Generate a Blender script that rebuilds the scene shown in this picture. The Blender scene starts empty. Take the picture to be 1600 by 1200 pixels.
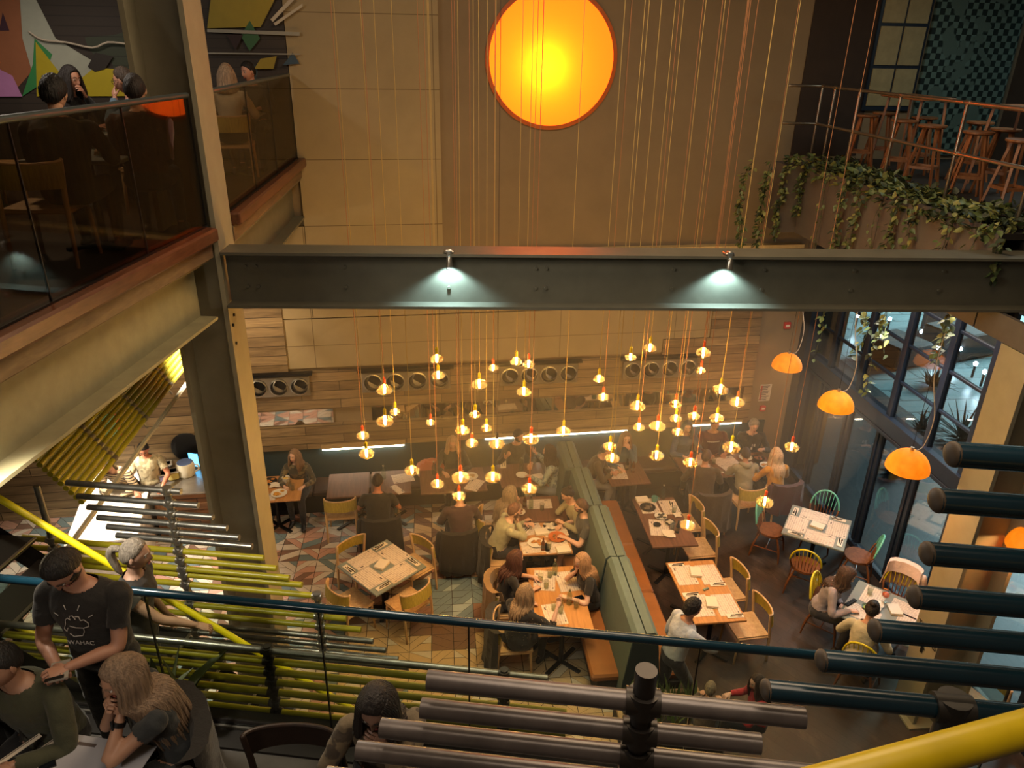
import bpy, bmesh, math, random
from mathutils import Vector, Matrix, Euler, noise
random.seed(7)
rnd = random.random
def U(a, b): return a + (b - a) * rnd()
C = bpy.context.scene.collection
PI = math.pi
def R(d): return math.radians(d)
V = Vector
# ------------------------------------------------------------------ camera geometry (calibrated from vanishing points)
F = 1175.0; PITCH = R(24.4); ROLL = R(1.0); YAW = R(5.9); CAMH = 7.5
_fw = V((math.sin(YAW)*math.cos(PITCH), math.cos(YAW)*math.cos(PITCH), -math.sin(PITCH)))
_r0 = V((math.cos(YAW), -math.sin(YAW), 0)); _u0 = _r0.cross(_fw)
_r = _r0*math.cos(ROLL) + _u0*math.sin(ROLL); _u = _u0*math.cos(ROLL) - _r0*math.sin(ROLL)
CAM = V((0, 0, CAMH))
def ray(px, py): return _r*(px-800) + _u*(600-py) + _fw*F
def onz(px, py, z): d = ray(px, py); return CAM + d*((z-CAMH)/d.z)
def ony(px, py, y): d = ray(px, py); return CAM + d*(y/d.y)
def onx(px, py, x): d = ray(px, py); return CAM + d*(x/d.x)
def onp(px, py, y0, s):            # plane y = y0 + s*x
    d = ray(px, py); return CAM + d*(y0/(d.y - s*d.x))
def depth(px, py, t): return CAM + ray(px, py)*(t/F)
# ------------------------------------------------------------------ materials
def lin(h):
    h = h.lstrip('#'); o = []
    for i in (0, 2, 4):
        c = int(h[i:i+2], 16)/255; o.append(c/12.92 if c <= .04045 else ((c+.055)/1.055)**2.4)
    return tuple(o) + (1,)
M = {}
def newmat(name):
    m = bpy.data.materials.new(name); m.use_nodes = True; M[name] = m
    nt = m.node_tree; b = nt.nodes['Principled BSDF']; return m, nt, b
def mix(nt, a, b, fac, typ='MIX'):
    n = nt.nodes.new('ShaderNodeMix'); n.data_type = 'RGBA'; n.blend_type = typ
    for s, v in ((6, a), (7, b)):
        if isinstance(v, tuple): n.inputs[s].default_value = v
        else: nt.links.new(v, n.inputs[s])
    if isinstance(fac, (int, float)): n.inputs[0].default_value = fac
    else: nt.links.new(fac, n.inputs[0])
    return n.outputs[2]
def coords(nt, kind='Object', scale=(1, 1, 1), rot=(0, 0, 0)):
    t = nt.nodes.new('ShaderNodeTexCoord'); m = nt.nodes.new('ShaderNodeMapping')
    m.inputs['Scale'].default_value = scale; m.inputs['Rotation'].default_value = rot
    nt.links.new(t.outputs[kind], m.inputs[0]); return m.outputs[0]
def noisen(nt, vec, sc, det=4, rough=.6, dist=0):
    n = nt.nodes.new('ShaderNodeTexNoise'); n.inputs['Scale'].default_value = sc
    n.inputs['Detail'].default_value = det; n.inputs['Roughness'].default_value = rough
    n.inputs['Distortion'].default_value = dist
    nt.links.new(vec, n.inputs['Vector']); return n.outputs['Fac']
def ramp(nt, fac, stops):
    n = nt.nodes.new('ShaderNodeValToRGB'); e = n.color_ramp.elements
    while len(e) < len(stops): e.new(.5)
    for i, (p, c) in enumerate(stops): e[i].position = p; e[i].color = c if isinstance(c, tuple) else lin(c)
    nt.links.new(fac, n.inputs[0]); return n.outputs[0]
def bump(nt, b, h, s=.2, d=.01):
    n = nt.nodes.new('ShaderNodeBump'); n.inputs['Strength'].default_value = s; n.inputs['Distance'].default_value = d
    nt.links.new(h, n.inputs['Height']); nt.links.new(n.outputs[0], b.inputs['Normal'])
def shade(c, k): return tuple(min(1, x*k) for x in c[:3]) + (1,)
def mat(name, hexc, rough=.6, metal=0, var=.12, sc=8, bmp=0, spec=.5, kind='Object', sv=(1, 1, 1)):
    if name in M: return M[name]
    m, nt, b = newmat(name); c = lin(hexc)
    b.inputs['Roughness'].default_value = rough; b.inputs['Metallic'].default_value = metal
    b.inputs['Specular IOR Level'].default_value = spec
    f = noisen(nt, coords(nt, kind, sv), sc)
    nt.links.new(ramp(nt, f, [(.3, shade(c, 1-var)), (.7, shade(c, 1+var))]), b.inputs['Base Color'])
    if bmp: bump(nt, b, f, bmp)
    return m
def emit(name, hexc, s):
    m, nt, b = newmat(name); b.inputs['Base Color'].default_value = lin(hexc)
    b.inputs['Emission Color'].default_value = lin(hexc); b.inputs['Emission Strength'].default_value = s; return m
def wood(name, dark, light, rough=.5, axis='x', sc=1.0, kind='Object', planks=None):
    m, nt, b = newmat(name)
    s = {'x': (1.2, 14, 14), 'y': (14, 1.2, 14), 'z': (14, 14, 1.2)}[axis]
    v = coords(nt, kind, tuple(k*sc for k in s)); f = noisen(nt, v, 1.6, 6, .6, .6)
    col = ramp(nt, f, [(.28, dark), (.72, light)])
    if planks:       # brick texture boards: (row height, board length) with x along, z up
        bt = nt.nodes.new('ShaderNodeTexBrick'); bt.inputs['Scale'].default_value = 1
        bt.inputs['Brick Width'].default_value = planks[1]; bt.inputs['Row Height'].default_value = planks[0]
        bt.inputs['Mortar Size'].default_value = planks[2] if len(planks) > 2 else .006; bt.inputs['Mortar Smooth'].default_value = .1
        bt.offset = .37; bt.inputs['Color1'].default_value = (.55, .52, .5, 1); bt.inputs['Color2'].default_value = (1, 1, 1, 1)
        bt.inputs['Mortar'].default_value = (.12, .1, .08, 1); bt.inputs['Bias'].default_value = 0
        sp = nt.nodes.new('ShaderNodeSeparateXYZ'); cb = nt.nodes.new('ShaderNodeCombineXYZ')
        nt.links.new(coords(nt, kind), sp.inputs[0]); o = sp.outputs
        a, c2 = {'xz': (0, 2), 'yz': (1, 2), 'xy': (0, 1), 'yx': (1, 0)}[planks[3] if len(planks) > 3 else 'xz']
        nt.links.new(o[a], cb.inputs[0]); nt.links.new(o[c2], cb.inputs[1]); nt.links.new(cb.outputs[0], bt.inputs['Vector'])
        col = mix(nt, col, bt.outputs['Color'], 1.0, 'MULTIPLY')
        bump(nt, b, bt.outputs['Fac'], -.4, .01)
    nt.links.new(col, b.inputs['Base Color']); b.inputs['Roughness'].default_value = rough
    return m
def glass(name, tint='#ffffff', gloss=.12, rough=.02, absorb=1.0):
    m, nt, b = newmat(name); nt.nodes.remove(b); out = nt.nodes['Material Output']
    t = nt.nodes.new('ShaderNodeBsdfTransparent'); t.inputs[0].default_value = lin(tint)
    g = nt.nodes.new('ShaderNodeBsdfGlossy'); g.inputs['Roughness'].default_value = rough
    fr = nt.nodes.new('ShaderNodeFresnel'); ge = nt.nodes.new('ShaderNodeNewGeometry'); io = nt.nodes.new('ShaderNodeMapRange')
    io.inputs['To Min'].default_value = 1.5; io.inputs['To Max'].default_value = 1/1.5; nt.links.new(ge.outputs['Backfacing'], io.inputs[0]); nt.links.new(io.outputs[0], fr.inputs['IOR'])
    ad = nt.nodes.new('ShaderNodeMath'); ad.operation = 'MULTIPLY_ADD'
    nt.links.new(fr.outputs[0], ad.inputs[0]); ad.inputs[1].default_value = min(1.3, .4+gloss*3); ad.inputs[2].default_value = gloss*.3
    ad.use_clamp = True
    if absorb < 1:
        tl = nt.nodes.new('ShaderNodeBsdfTranslucent'); tl.inputs[0].default_value = lin(tint); m2 = nt.nodes.new('ShaderNodeMixShader'); m2.inputs[0].default_value = 1-absorb
        nt.links.new(t.outputs[0], m2.inputs[1]); nt.links.new(tl.outputs[0], m2.inputs[2]); t = m2
    mx = nt.nodes.new('ShaderNodeMixShader'); nt.links.new(ad.outputs[0], mx.inputs[0])
    nt.links.new(t.outputs[0], mx.inputs[1]); nt.links.new(g.outputs[0], mx.inputs[2]); nt.links.new(mx.outputs[0], out.inputs[0])
    return m
# ------------------------------------------------------------------ mesh builder
def frame(t):
    t = t.normalized(); a = V((0, 0, 1)) if abs(t.z) < .9 else V((0, 1, 0))
    u = a.cross(t).normalized(); return u, t.cross(u).normalized()
class MB:
    def __init__(s): s.v = []; s.f = []; s.m = []; s.mi = 0; s.T = None
    def _add(s, vs, fs):
        n = len(s.v); s.v += [tuple(s.T @ V(p)) if s.T else tuple(p) for p in vs]
        s.f += [tuple(i+n for i in f) for f in fs]; s.m += [s.mi]*len(fs); return s
    def box(s, c, d, rot=0, bev=0, mtx=None):
        x, y, z = d[0]/2, d[1]/2, d[2]/2; c = V(c); q = mtx or Matrix.Rotation(rot, 3, 'Z')
        if bev <= 0:
            vs = [c + q @ V((i*x, j*y, k*z)) for i in (-1, 1) for j in (-1, 1) for k in (-1, 1)]
            return s._add(vs, [(0, 1, 3, 2), (4, 6, 7, 5), (0, 4, 5, 1), (2, 3, 7, 6), (0, 2, 6, 4), (1, 5, 7, 3)])
        b = min(bev, x*.9, y*.9, z*.9); vs = []; prof = []
        for (ix, iy, a0) in ((1, 1, 0), (-1, 1, 90), (-1, -1, 180), (1, -1, 270)):
            for k in range(4):
                a = R(a0 + 30*k); prof.append((ix*(x-b)+b*math.cos(a), iy*(y-b)+b*math.sin(a)))
        n = len(prof)
        for zz, k in ((-z, 1), (-z+b, 0), (z-b, 0), (z, 1)):
            for (px, py) in prof:
                if k: px -= math.copysign(min(b*.8, abs(px)), px); py -= math.copysign(min(b*.8, abs(py)), py)
                vs.append(c + q @ V((px, py, zz)))
        fs = [(r*n+i, r*n+(i+1) % n, (r+1)*n+(i+1) % n, (r+1)*n+i) for r in range(3) for i in range(n)]
        fs += [tuple(range(n))[::-1], tuple(3*n+i for i in range(n))]
        return s._add(vs, fs)
    def loft(s, rings, n=12, caps=True):     # rings: (center, u vec, v vec)
        vs = []; fs = []
        for c, u, w in rings:
            for i in range(n):
                a = 2*PI*i/n; vs.append(c + u*math.cos(a) + w*math.sin(a))
        for r in range(len(rings)-1):
            for i in range(n):
                j = (i+1) % n; fs.append((r*n+i, r*n+j, (r+1)*n+j, (r+1)*n+i))
        if caps:
            fs.append(tuple(range(n))[::-1]); k = (len(rings)-1)*n; fs.append(tuple(k+i for i in range(n)))
        return s._add(vs, fs)
    def cyl(s, p0, p1, r, n=16, r2=None):
        p0, p1 = V(p0), V(p1); u, w = frame(p1-p0); r2 = r if r2 is None else r2
        return s.loft([(p0, u*r, w*r), (p1, u*r2, w*r2)], n)
    def tube(s, pts, rad, n=8, smooth=0, ends=True, flat=1.0):
        P = [V(p) for p in pts]; k = len(P); rd = list(rad) if isinstance(rad, (list, tuple)) else [rad]*k
        if smooth:
            Q = []; q = []
            for i in range(k-1):
                a, b, c, d = P[max(i-1, 0)], P[i], P[i+1], P[min(i+2, k-1)]
                for j in range(smooth):
                    t = j/smooth
                    Q.append(.5*((2*b)+(c-a)*t+(2*a-5*b+4*c-d)*t*t+(3*b-a-3*c+d)*t**3)); q.append(rd[i]*(1-t)+rd[i+1]*t)
            Q.append(P[-1]); q.append(rd[-1]); P, rd = Q, q; k = len(P)
        t0 = (P[1]-P[0]).normalized(); u, w = frame(t0); rings = []
        if ends:
            for a in (75, 45): rings.append((P[0]-t0*rd[0]*math.sin(R(a)), u*rd[0]*math.cos(R(a)), w*rd[0]*math.cos(R(a))*flat))
        for i in range(k):
            t = (P[min(i+1, k-1)]-P[max(i-1, 0)])
            if t.length < 1e-9: t = t0
            t = t.normalized(); u = (u - t*u.dot(t)).normalized(); w = t.cross(u)
            rings.append((P[i], u*rd[i], w*rd[i]*flat))
        if ends:
            for a in (45, 75): rings.append((P[-1]+t*rd[-1]*math.sin(R(a)), u*rd[-1]*math.cos(R(a)), w*rd[-1]*math.cos(R(a))*flat))
        return s.loft(rings, n)
    def lathe(s, prof, c=(0, 0, 0), n=20, caps=False, axis=None):
        c = V(c); q = axis or Matrix.Identity(3)
        vs = [c + q @ V((r*math.cos(2*PI*i/n), r*math.sin(2*PI*i/n), z)) for r, z in prof for i in range(n)]
        fs = [(k*n+i, k*n+(i+1) % n, (k+1)*n+(i+1) % n, (k+1)*n+i) for k in range(len(prof)-1) for i in range(n)]
        if caps: fs += [tuple(range(n))[::-1], tuple((len(prof)-1)*n+i for i in range(n))]
        return s._add(vs, fs)
    def ell(s, c, rx, ry, rz, nu=16, nv=10, q=None, fn=None):
        c = V(c); q = q or Matrix.Identity(3); vs = [c + q @ (fn(V((0, 0, -1))) if fn else V((0, 0, -rz)))]; fs = []
        for j in range(1, nv):
            th = -PI/2 + PI*j/nv
            for i in range(nu):
                a = 2*PI*i/nu; d = V((math.cos(a)*math.cos(th), math.sin(a)*math.cos(th), math.sin(th)))
                vs.append(c + q @ (fn(d) if fn else V((d.x*rx, d.y*ry, d.z*rz))))
        vs.append(c + q @ (fn(V((0, 0, 1))) if fn else V((0, 0, rz))))
        for i in range(nu):
            j = (i+1) % nu; fs.append((0, 1+j, 1+i)); fs.append((len(vs)-1, 1+(nv-2)*nu+i, 1+(nv-2)*nu+j))
            for k in range(nv-2): fs.append((1+k*nu+i, 1+k*nu+j, 1+(k+1)*nu+j, 1+(k+1)*nu+i))
        return s._add(vs, fs)
    def prism(s, poly, z0, z1, rot=None):      # polygon in xy, extruded in z
        n = len(poly); q = rot
        vs = [V((x, y, z)) for z in (z0, z1) for x, y in poly]
        if q: vs = [q @ p for p in vs]
        return s._add(vs, [tuple(range(n))[::-1], tuple(n+i for i in range(n))]+[(i, (i+1) % n, n+(i+1) % n, n+i) for i in range(n)])
    def sheet(s, grid, th=.006):                # grid of points -> thick sheet
        nr, nc = len(grid), len(grid[0]); P = [[V(p) for p in r] for r in grid]; N = []
        for i in range(nr):
            for j in range(nc):
                a = P[min(i+1, nr-1)][j]-P[max(i-1, 0)][j]; b = P[i][min(j+1, nc-1)]-P[i][max(j-1, 0)]
                k = a.cross(b); N.append(k.normalized() if k.length > 1e-9 else V((0, 0, 1)))
        vs = [P[i][j] for i in range(nr) for j in range(nc)]; n = len(vs); vs += [p - N[k]*th for k, p in enumerate(vs)]; fs = []
        for i in range(nr-1):
            for j in range(nc-1):
                a = i*nc+j; q = (a, a+1, a+nc+1, a+nc); fs.append(q); fs.append(tuple(n+k for k in q[::-1]))
        bd = [j for j in range(nc)]+[i*nc+nc-1 for i in range(1, nr)]+[(nr-1)*nc+j for j in range(nc-2, -1, -1)]+[i*nc for i in range(nr-2, 0, -1)]
        for k in range(len(bd)): a, b = bd[k], bd[(k+1) % len(bd)]; fs.append((b, a, n+a, n+b))
        return s._add(vs, fs)
    def build(s, name, mats, parent=None, smooth=True, loc=None):
        me = bpy.data.meshes.new(name); me.from_pydata(s.v, [], s.f)
        for m in (mats if isinstance(mats, (list, tuple)) else [mats]): me.materials.append(m)
        if any(s.m): me.polygons.foreach_set('material_index', s.m)
        o = bpy.data.objects.new(name, me); C.objects.link(o)
        if smooth:
            me.shade_smooth(); me.set_sharp_from_angle(angle=R(38))
        if parent is not None: o.parent = parent
        if loc is not None: o.location = loc
        return o
def tag(o, label=None, cat=None, group=None, kind=None):
    if label: o['label'] = label
    if cat: o['category'] = cat
    if group: o['group'] = group
    if kind: o['kind'] = kind
    return o
def thing(name, label, cat, loc=(0, 0, 0), rz=0, group=None):
    o = bpy.data.objects.new(name, None); C.objects.link(o); o.location = loc; o.rotation_euler = (0, 0, rz)
    o.empty_display_size = .1
    return tag(o, label, cat, group)
KIDS = {}
def copy_tree(o, parent=None):
    c = o.copy(); C.objects.link(c); c.parent = parent
    for ch in [x for x in o.children]: copy_tree(ch, c)
    return c
def struct(name, mb, m, smooth=False): return tag(mb.build(name, m, None, smooth), kind='structure')
def light(kind, name, loc, power, col='#ffffff', size=.1, rot=(0, 0, 0), parent=None, spot=None, blend=.5, size_y=None):
    l = bpy.data.lights.new(name, kind); l.energy = power; l.color = lin(col)[:3]
    if kind == 'AREA':
        l.size = size
        if size_y: l.shape = 'RECTANGLE'; l.size_y = size_y
    else: l.shadow_soft_size = size
    if spot: l.spot_size = R(spot); l.spot_blend = blend
    o = bpy.data.objects.new(name, l); C.objects.link(o); o.location = loc; o.rotation_euler = rot
    if parent is not None: o.parent = parent
    return o
ORD = ['zeroth', 'leftmost', 'second', 'third', 'fourth', 'fifth', 'sixth', 'seventh', 'eighth', 'ninth', 'tenth', 'eleventh', 'twelfth', 'thirteenth', 'fourteenth', 'fifteenth',
       'sixteenth', 'seventeenth', 'eighteenth', 'nineteenth', 'twentieth', 'twenty-first', 'twenty-second', 'twenty-third', 'twenty-fourth', 'twenty-fifth']
def nth(i, what='from the left'): return 'leftmost' if i == 1 and what == 'from the left' else f'{ORD[i] if i > 1 else "first"} {what}'
# ------------------------------------------------------------------ people
def cloth(name, hexc, pat=None, c2=None):
    if name in M: return M[name]
    m, nt, b = newmat(name); c = lin(hexc); v = coords(nt, 'Object'); f = noisen(nt, v, 6, 5)
    col = ramp(nt, f, [(.3, shade(c, .85)), (.7, shade(c, 1.12))]); d = lin(c2) if c2 else shade(c, 2.5)
    if pat == 'stripe':
        w = nt.nodes.new('ShaderNodeTexWave'); w.bands_direction = 'Z'; w.inputs['Scale'].default_value = 7; nt.links.new(v, w.inputs[0])
        col = mix(nt, col, d, ramp(nt, w.outputs['Fac'], [(.6, (0, 0, 0, 1)), (.66, (1, 1, 1, 1))]))
    elif pat in ('floral', 'camo'):
        k = noisen(nt, v, 16 if pat == 'floral' else 11, 2)
        col = mix(nt, col, d, ramp(nt, k, [(.52, (0, 0, 0, 1)), (.56, (1, 1, 1, 1))]))
    elif pat == 'sparkle':
        w = nt.nodes.new('ShaderNodeTexVoronoi'); w.inputs['Scale'].default_value = 24; nt.links.new(v, w.inputs['Vector'])
        col = mix(nt, col, d, ramp(nt, w.outputs['Distance'], [(.1, (1, 1, 1, 1)), (.16, (0, 0, 0, 1))]))
    nt.links.new(col, b.inputs['Base Color']); b.inputs['Roughness'].default_value = .85
    b.inputs['Sheen Weight'].default_value = .15
    k = noisen(nt, v, 14, 5); bump(nt, b, k, .5, .02); return m
def skinmat(name, hexc):
    if name in M: return M[name]
    m, nt, b = newmat(name); c = lin(hexc); f = noisen(nt, coords(nt), 14, 4)
    nt.links.new(ramp(nt, f, [(.35, shade(c, .93)), (.7, shade(c, 1.05))]), b.inputs['Base Color'])
    b.inputs['Roughness'].default_value = .5; b.inputs['Subsurface Weight'].default_value = .0; return m
def hairmat(hexc):
    name = 'hair_'+hexc.strip('#')
    if name in M: return M[name]
    m, nt, b = newmat(name); c = lin(hexc); g_ = sum(c[:3])/3; c = tuple(x*.68+g_*.32 for x in c[:3])+(1,); f = noisen(nt, coords(nt, 'Object', (70, 70, 6)), 1, 3)
    nt.links.new(ramp(nt, f, [(.3, shade(c, .55)), (.7, shade(c, 1.35))]), b.inputs['Base Color'])
    b.inputs['Roughness'].default_value = .62; bump(nt, b, f, .8, .02); return m
LIPS = mat('lips', '#8f4a40', .5); EYEW = mat('eye_white', '#cfc8be', .3); EYED = mat('eye_iris', '#1a1310', .25)
SHOE = mat('shoe_leather', '#1d1a19', .5)
def g3(d, c, s): return math.exp(-sum(((a-b)/k)**2 for a, b, k in zip(d, c, s)))
def headfn(d, k=1.0):
    x, y, z = d
    px = x*.077; py = y*.096 - .002; pz = z*.118
    if z < 0: px *= 1 - .30*(-z)**1.6; py *= 1 - .12*(-z)**2*(1 if y < 0 else .4)
    if z < -.35 and y < 0: py *= 1 - .25*min(1, (-z-.35)*2)
    if y > 0:
        py *= .96
        py += .024*g3((x, z), (0, -.20), (.13, .17))*(y > .3) + .012*g3((x, z), (0, .02), (.10, .20))
        py -= .011*(g3((x, z), (.36, .07), (.18, .11)) + g3((x, z), (-.36, .07), (.18, .11)))
        py += .006*g3((x, z), (0, .26), (.5, .10)) + .008*g3((x, z), (0, -.5), (.26, .07)) + .012*g3((x, z), (0, -.84), (.3, .14))
        py -= .004*g3((x, z), (0, -.60), (.2, .04))
        py += .004*(g3((x, z), (.45, -.2), (.2, .2)) + g3((x, z), (-.45, -.2), (.2, .2)))
    return V((px*k, py*k, pz*k))
def ik(s, t, a, b, pole):
    d = t - s; L = min(d.length, (a+b)*.985); d = d.normalized(); t = s + d*L
    x = (a*a - b*b + L*L)/(2*L); h = math.sqrt(max(a*a-x*x, 0)); p = (pole - d*pole.dot(d)).normalized()
    return s + d*x + p*h, t
def hand(mb, w, d, n, side, curl=.5, k=1.0, grip=None):
    """w wrist, d direction, n palm normal (the side the fingers bend to), side +1 right/-1 left: thumb side"""
    d = d.normalized(); n = (n - d*n.dot(d)).normalized(); s = d.cross(n).normalized()*side
    L = .085*k; rings = []
    for t, wd, th in ((-.15, .024, .018), (.1, .028, .017), (.45, .038, .016), (.8, .041, .014), (1.02, .038, .011)):
        rings.append((w + d*L*t, s*wd*k, n*th*k))
    mb.loft(rings, 10)
    for i, (o, l) in enumerate(((-.031, .066), (-.0105, .077), (.0105, .072), (.031, .056))):
        p = w + d*L*.97 + s*(-o)*k; c = curl*(1+.12*i); a = c*.5; pts = [p]
        dd = (d + s*(-o)*1.6*(1-curl)).normalized()
        for seg in (.42, .33, .25):
            pts.append(pts[-1] + (dd*math.cos(a) + n*math.sin(a))*l*seg*k); a += c*1.05
        mb.tube(pts, [.0095*k, .009*k, .0082*k, .007*k], 6)
    p = w + d*L*.25 + s*.026*k; q = p + (d*.55 + s*.65 + n*.35).normalized()*.036*k
    r = q + (d*.85 + s*.15 + n*(.3+.5*curl)).normalized()*.032*k
    mb.tube([p - s*.008, p, q, r], [.013*k, .0135*k, .011*k, .008*k], 6)
PEOPLE = []
def person(label, px=None, at=None, floor=0., face=90, pose='sit', lean=8, twist=0, yaw=0, pitch=12, hands=('table', 'table'), skin='#c99a7c', top='#333333', pat=None, c2=None,
           sleeve='long', legs='#23242a', hair='#3a281c', style='short', fem=False, scale=1.0, vox=.015, shoes=True, seat=.46, beard=None, glasses=False, group=None, jacket=None, shorts=False,
           side_lean=0, leg_pose=None, curl=.5, hooded=False, hlen=.28, cat='person', neck=1.0, wide=1.0, foot_z=0., palms=None, elbow=None, name='person'):
    fem_k = .92 if fem else 1.0; S = scale
    L = {}
    hz = seat + .095 if pose == 'sit' else .93
    hip = V((0, 0, hz)); la = R(lean); sa = R(side_lean)
    up = V((math.sin(sa), math.sin(la), math.cos(la)*math.cos(sa))).normalized()
    tq = Matrix.Rotation(R(twist), 3, 'Z'); ux = tq @ V((1, 0, 0)); ux = (ux - up*ux.dot(up)).normalized(); fy = up.cross(ux)
    sh = hip + up*.46; nb = hip + up*.53 + fy*.01
    sw = .185*fem_k*wide
    hq = Matrix.Rotation(R(twist+yaw), 3, 'Z') @ Matrix.Rotation(-R(pitch), 3, 'X')
    hc = nb + up*.075 + V((0, 0, .085)) + (Matrix.Rotation(R(twist+yaw), 3, 'Z') @ V((0, math.sin(R(pitch))*.06 + .018, 0)))
    # legs
    jl = []
    for s in (-1, 1):
        h = hip + V((s*.095, 0, -.01))
        if pose == 'sit':
            kx = .15 if not fem else .10; kn = V((s*kx, .43, seat+.075)); an = V((s*kx*1.05, .42 - .06*s, .085)); 
            if leg_pose == 'back': an = V((s*kx, .30, .085))
        else:
            kn = V((s*.10, .03, .50)); an = V((s*.11, -.02, .085))
            if leg_pose == 'walk': kn = V((s*.09, .10+.12*s, .50)); an = V((s*.09, .0+.30*s, .11 if s > 0 else .16))
        to = an + V((s*.02, .15, -.045)); jl.append((s, h, kn, an, to))
    L['hip'] = hip; arms = []
    for s, hd in ((-1, hands[0]), (1, hands[1])):
        sp = sh + ux*s*sw - up*.015
        tb = hip.z; side_pole = V((s*.8, -.35, -.9)); pn = V((0, 0, -1)); 
        if isinstance(hd, tuple): tg = V(hd)
        elif hd == 'table': tg = V((s*.16, .40, .80 + hz - .555)); 
        elif hd == 'table2': tg = V((s*.08, .46, .80 + hz - .555))
        elif hd == 'lap': tg = hip + V((s*.09, .26, .10)); pn = V((-s*.3, 0, -1))
        elif hd == 'chin': tg = hc + hq @ V((s*.035, .075, -.17)); side_pole = V((s*.5, .5, -1)); pn = V((0, -1, .1))
        elif hd == 'mouth': tg = hc + hq @ V((s*.045, .13, -.14)); side_pole = V((s*.5, .2, -1)); pn = V((-s*.6, -.6, .1))
        elif hd == 'side': tg = sp + V((s*.07, .06, -.50)); side_pole = V((s*.3, -1, 0)); pn = V((-s, 0, 0))
        elif hd == 'raise': tg = sp + V((s*.12, .32, .02)); side_pole = V((s*.6, -.1, -1)); pn = V((0, -1, .2))
        elif hd == 'reach': tg = sp + V((s*.05, .46, -.22)); side_pole = V((s*.6, 0, -1))
        if palms: pn = V(palms[0 if s < 0 else 1]) if palms[0 if s < 0 else 1] else pn
        if elbow and elbow[0 if s < 0 else 1]: side_pole = V(elbow[0 if s < 0 else 1])
        el, wr = ik(sp, tg, .285, .25, side_pole); fd = (wr-el).normalized()
        hdir = fd
        if hd in ('table', 'table2'): hdir = V((fd.x*.7 - s*.25, fd.y, -.08))
        if hd in ('chin', 'mouth'): hdir = (hq @ V((-s*.25, .0, .9))) if hd == 'chin' else (hq @ V((-s*.55, .1, .8)))
        arms.append((s, sp, el, wr, hdir, pn))
    # ---- body mesh
    mb = MB(); W = wide
    if fem: prof = [(-.10, .10, .085), (-.03, .158, .115), (.06, .158, .112), (.17, .125, .092), (.26, .128, .095), (.36, .148, .118), (.42, .158, .105), (.475, .150, .082), (.51, .09, .062), (.54, .05, .05)]
    else: prof = [(-.10, .10, .085), (-.03, .155, .115), (.06, .155, .115), (.17, .148, .108), (.26, .158, .112), (.36, .172, .118), (.42, .180, .108), (.475, .165, .086), (.51, .10, .066), (.54, .056, .055)]
    rg = []
    for t, a, b in prof:
        off = .012 if fem and .3 < t < .4 else 0
        rg.append((hip + up*t + fy*off, ux*a*W, fy*b*(W if t < .45 else 1)))
    mb.loft(rg, 18)
    for s, h, kn, an, to in jl:
        mb.tube([h, h.lerp(kn, .5), kn, kn.lerp(an, .35), an], [.088*W**.5, .078*W**.5, .056, .054, .036], 12, smooth=3)
        mb.tube([an + V((0, -.045, -.045)), an + V((0, .03, -.035)), to], [.036, .038, .030], 10, smooth=2)
    for s, sp, el, wr, hd, pn in arms:
        k = .9 if fem else 1.0
        mb.tube([sp - ux*s*.03, sp, sp.lerp(el, .5), el, el.lerp(wr, .35), wr], [.050*k, .054*k, .047*k, .040*k, .040*k, .026*k], 12, smooth=3)
    mb.tube([nb - up*.05, nb + up*.02, hc + hq @ V((0, -.018, -.05))], [.058*fem_k, .052*fem_k, .052*fem_k], 12, smooth=3)
    me = bpy.data.meshes.new('body'); me.from_pydata(mb.v, [], mb.f); ob = bpy.data.objects.new('body', me); C.objects.link(ob)
    md = ob.modifiers.new('r', 'REMESH'); md.mode = 'VOXEL'; md.voxel_size = vox; md = ob.modifiers.new('s', 'SMOOTH'); md.factor = .5; md.iterations = 3
    hwz = floor + hc.z*S + foot_z
    rz = R(face-90); q = Matrix.Rotation(rz, 3, 'Z'); ho = q @ V((hc.x*S, hc.y*S, 0))
    if px: p = onz(px[0], px[1], hwz) - ho
    else: p = V((at[0], at[1], 0))
    p.z = floor + foot_z
    e = thing(name, label, cat, p, rz, group); e.scale = (S, S, S)
    ob.parent = e
    PEOPLE.append(dict(e=e, ob=ob, bones=(hip, nb, up, jl, arms), hc=hc, hq=hq, nb=nb, yawq=Matrix.Rotation(R(twist+yaw), 3, 'Z'), skin=skin, top=top, pat=pat, c2=c2, sleeve=sleeve, legs=legs,
                       hair=hair, style=style, fem=fem, shoes=shoes, beard=beard, glasses=glasses, shorts=shorts, curl=curl, hooded=hooded, hlen=hlen, near=vox < .012, ux=ux, fy=fy))
    return e
def segd(p, a, b):
    d = b-a; t = max(0, min(1, (p-a).dot(d)/d.length_squared)); return (p-a-d*t).length, t
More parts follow.
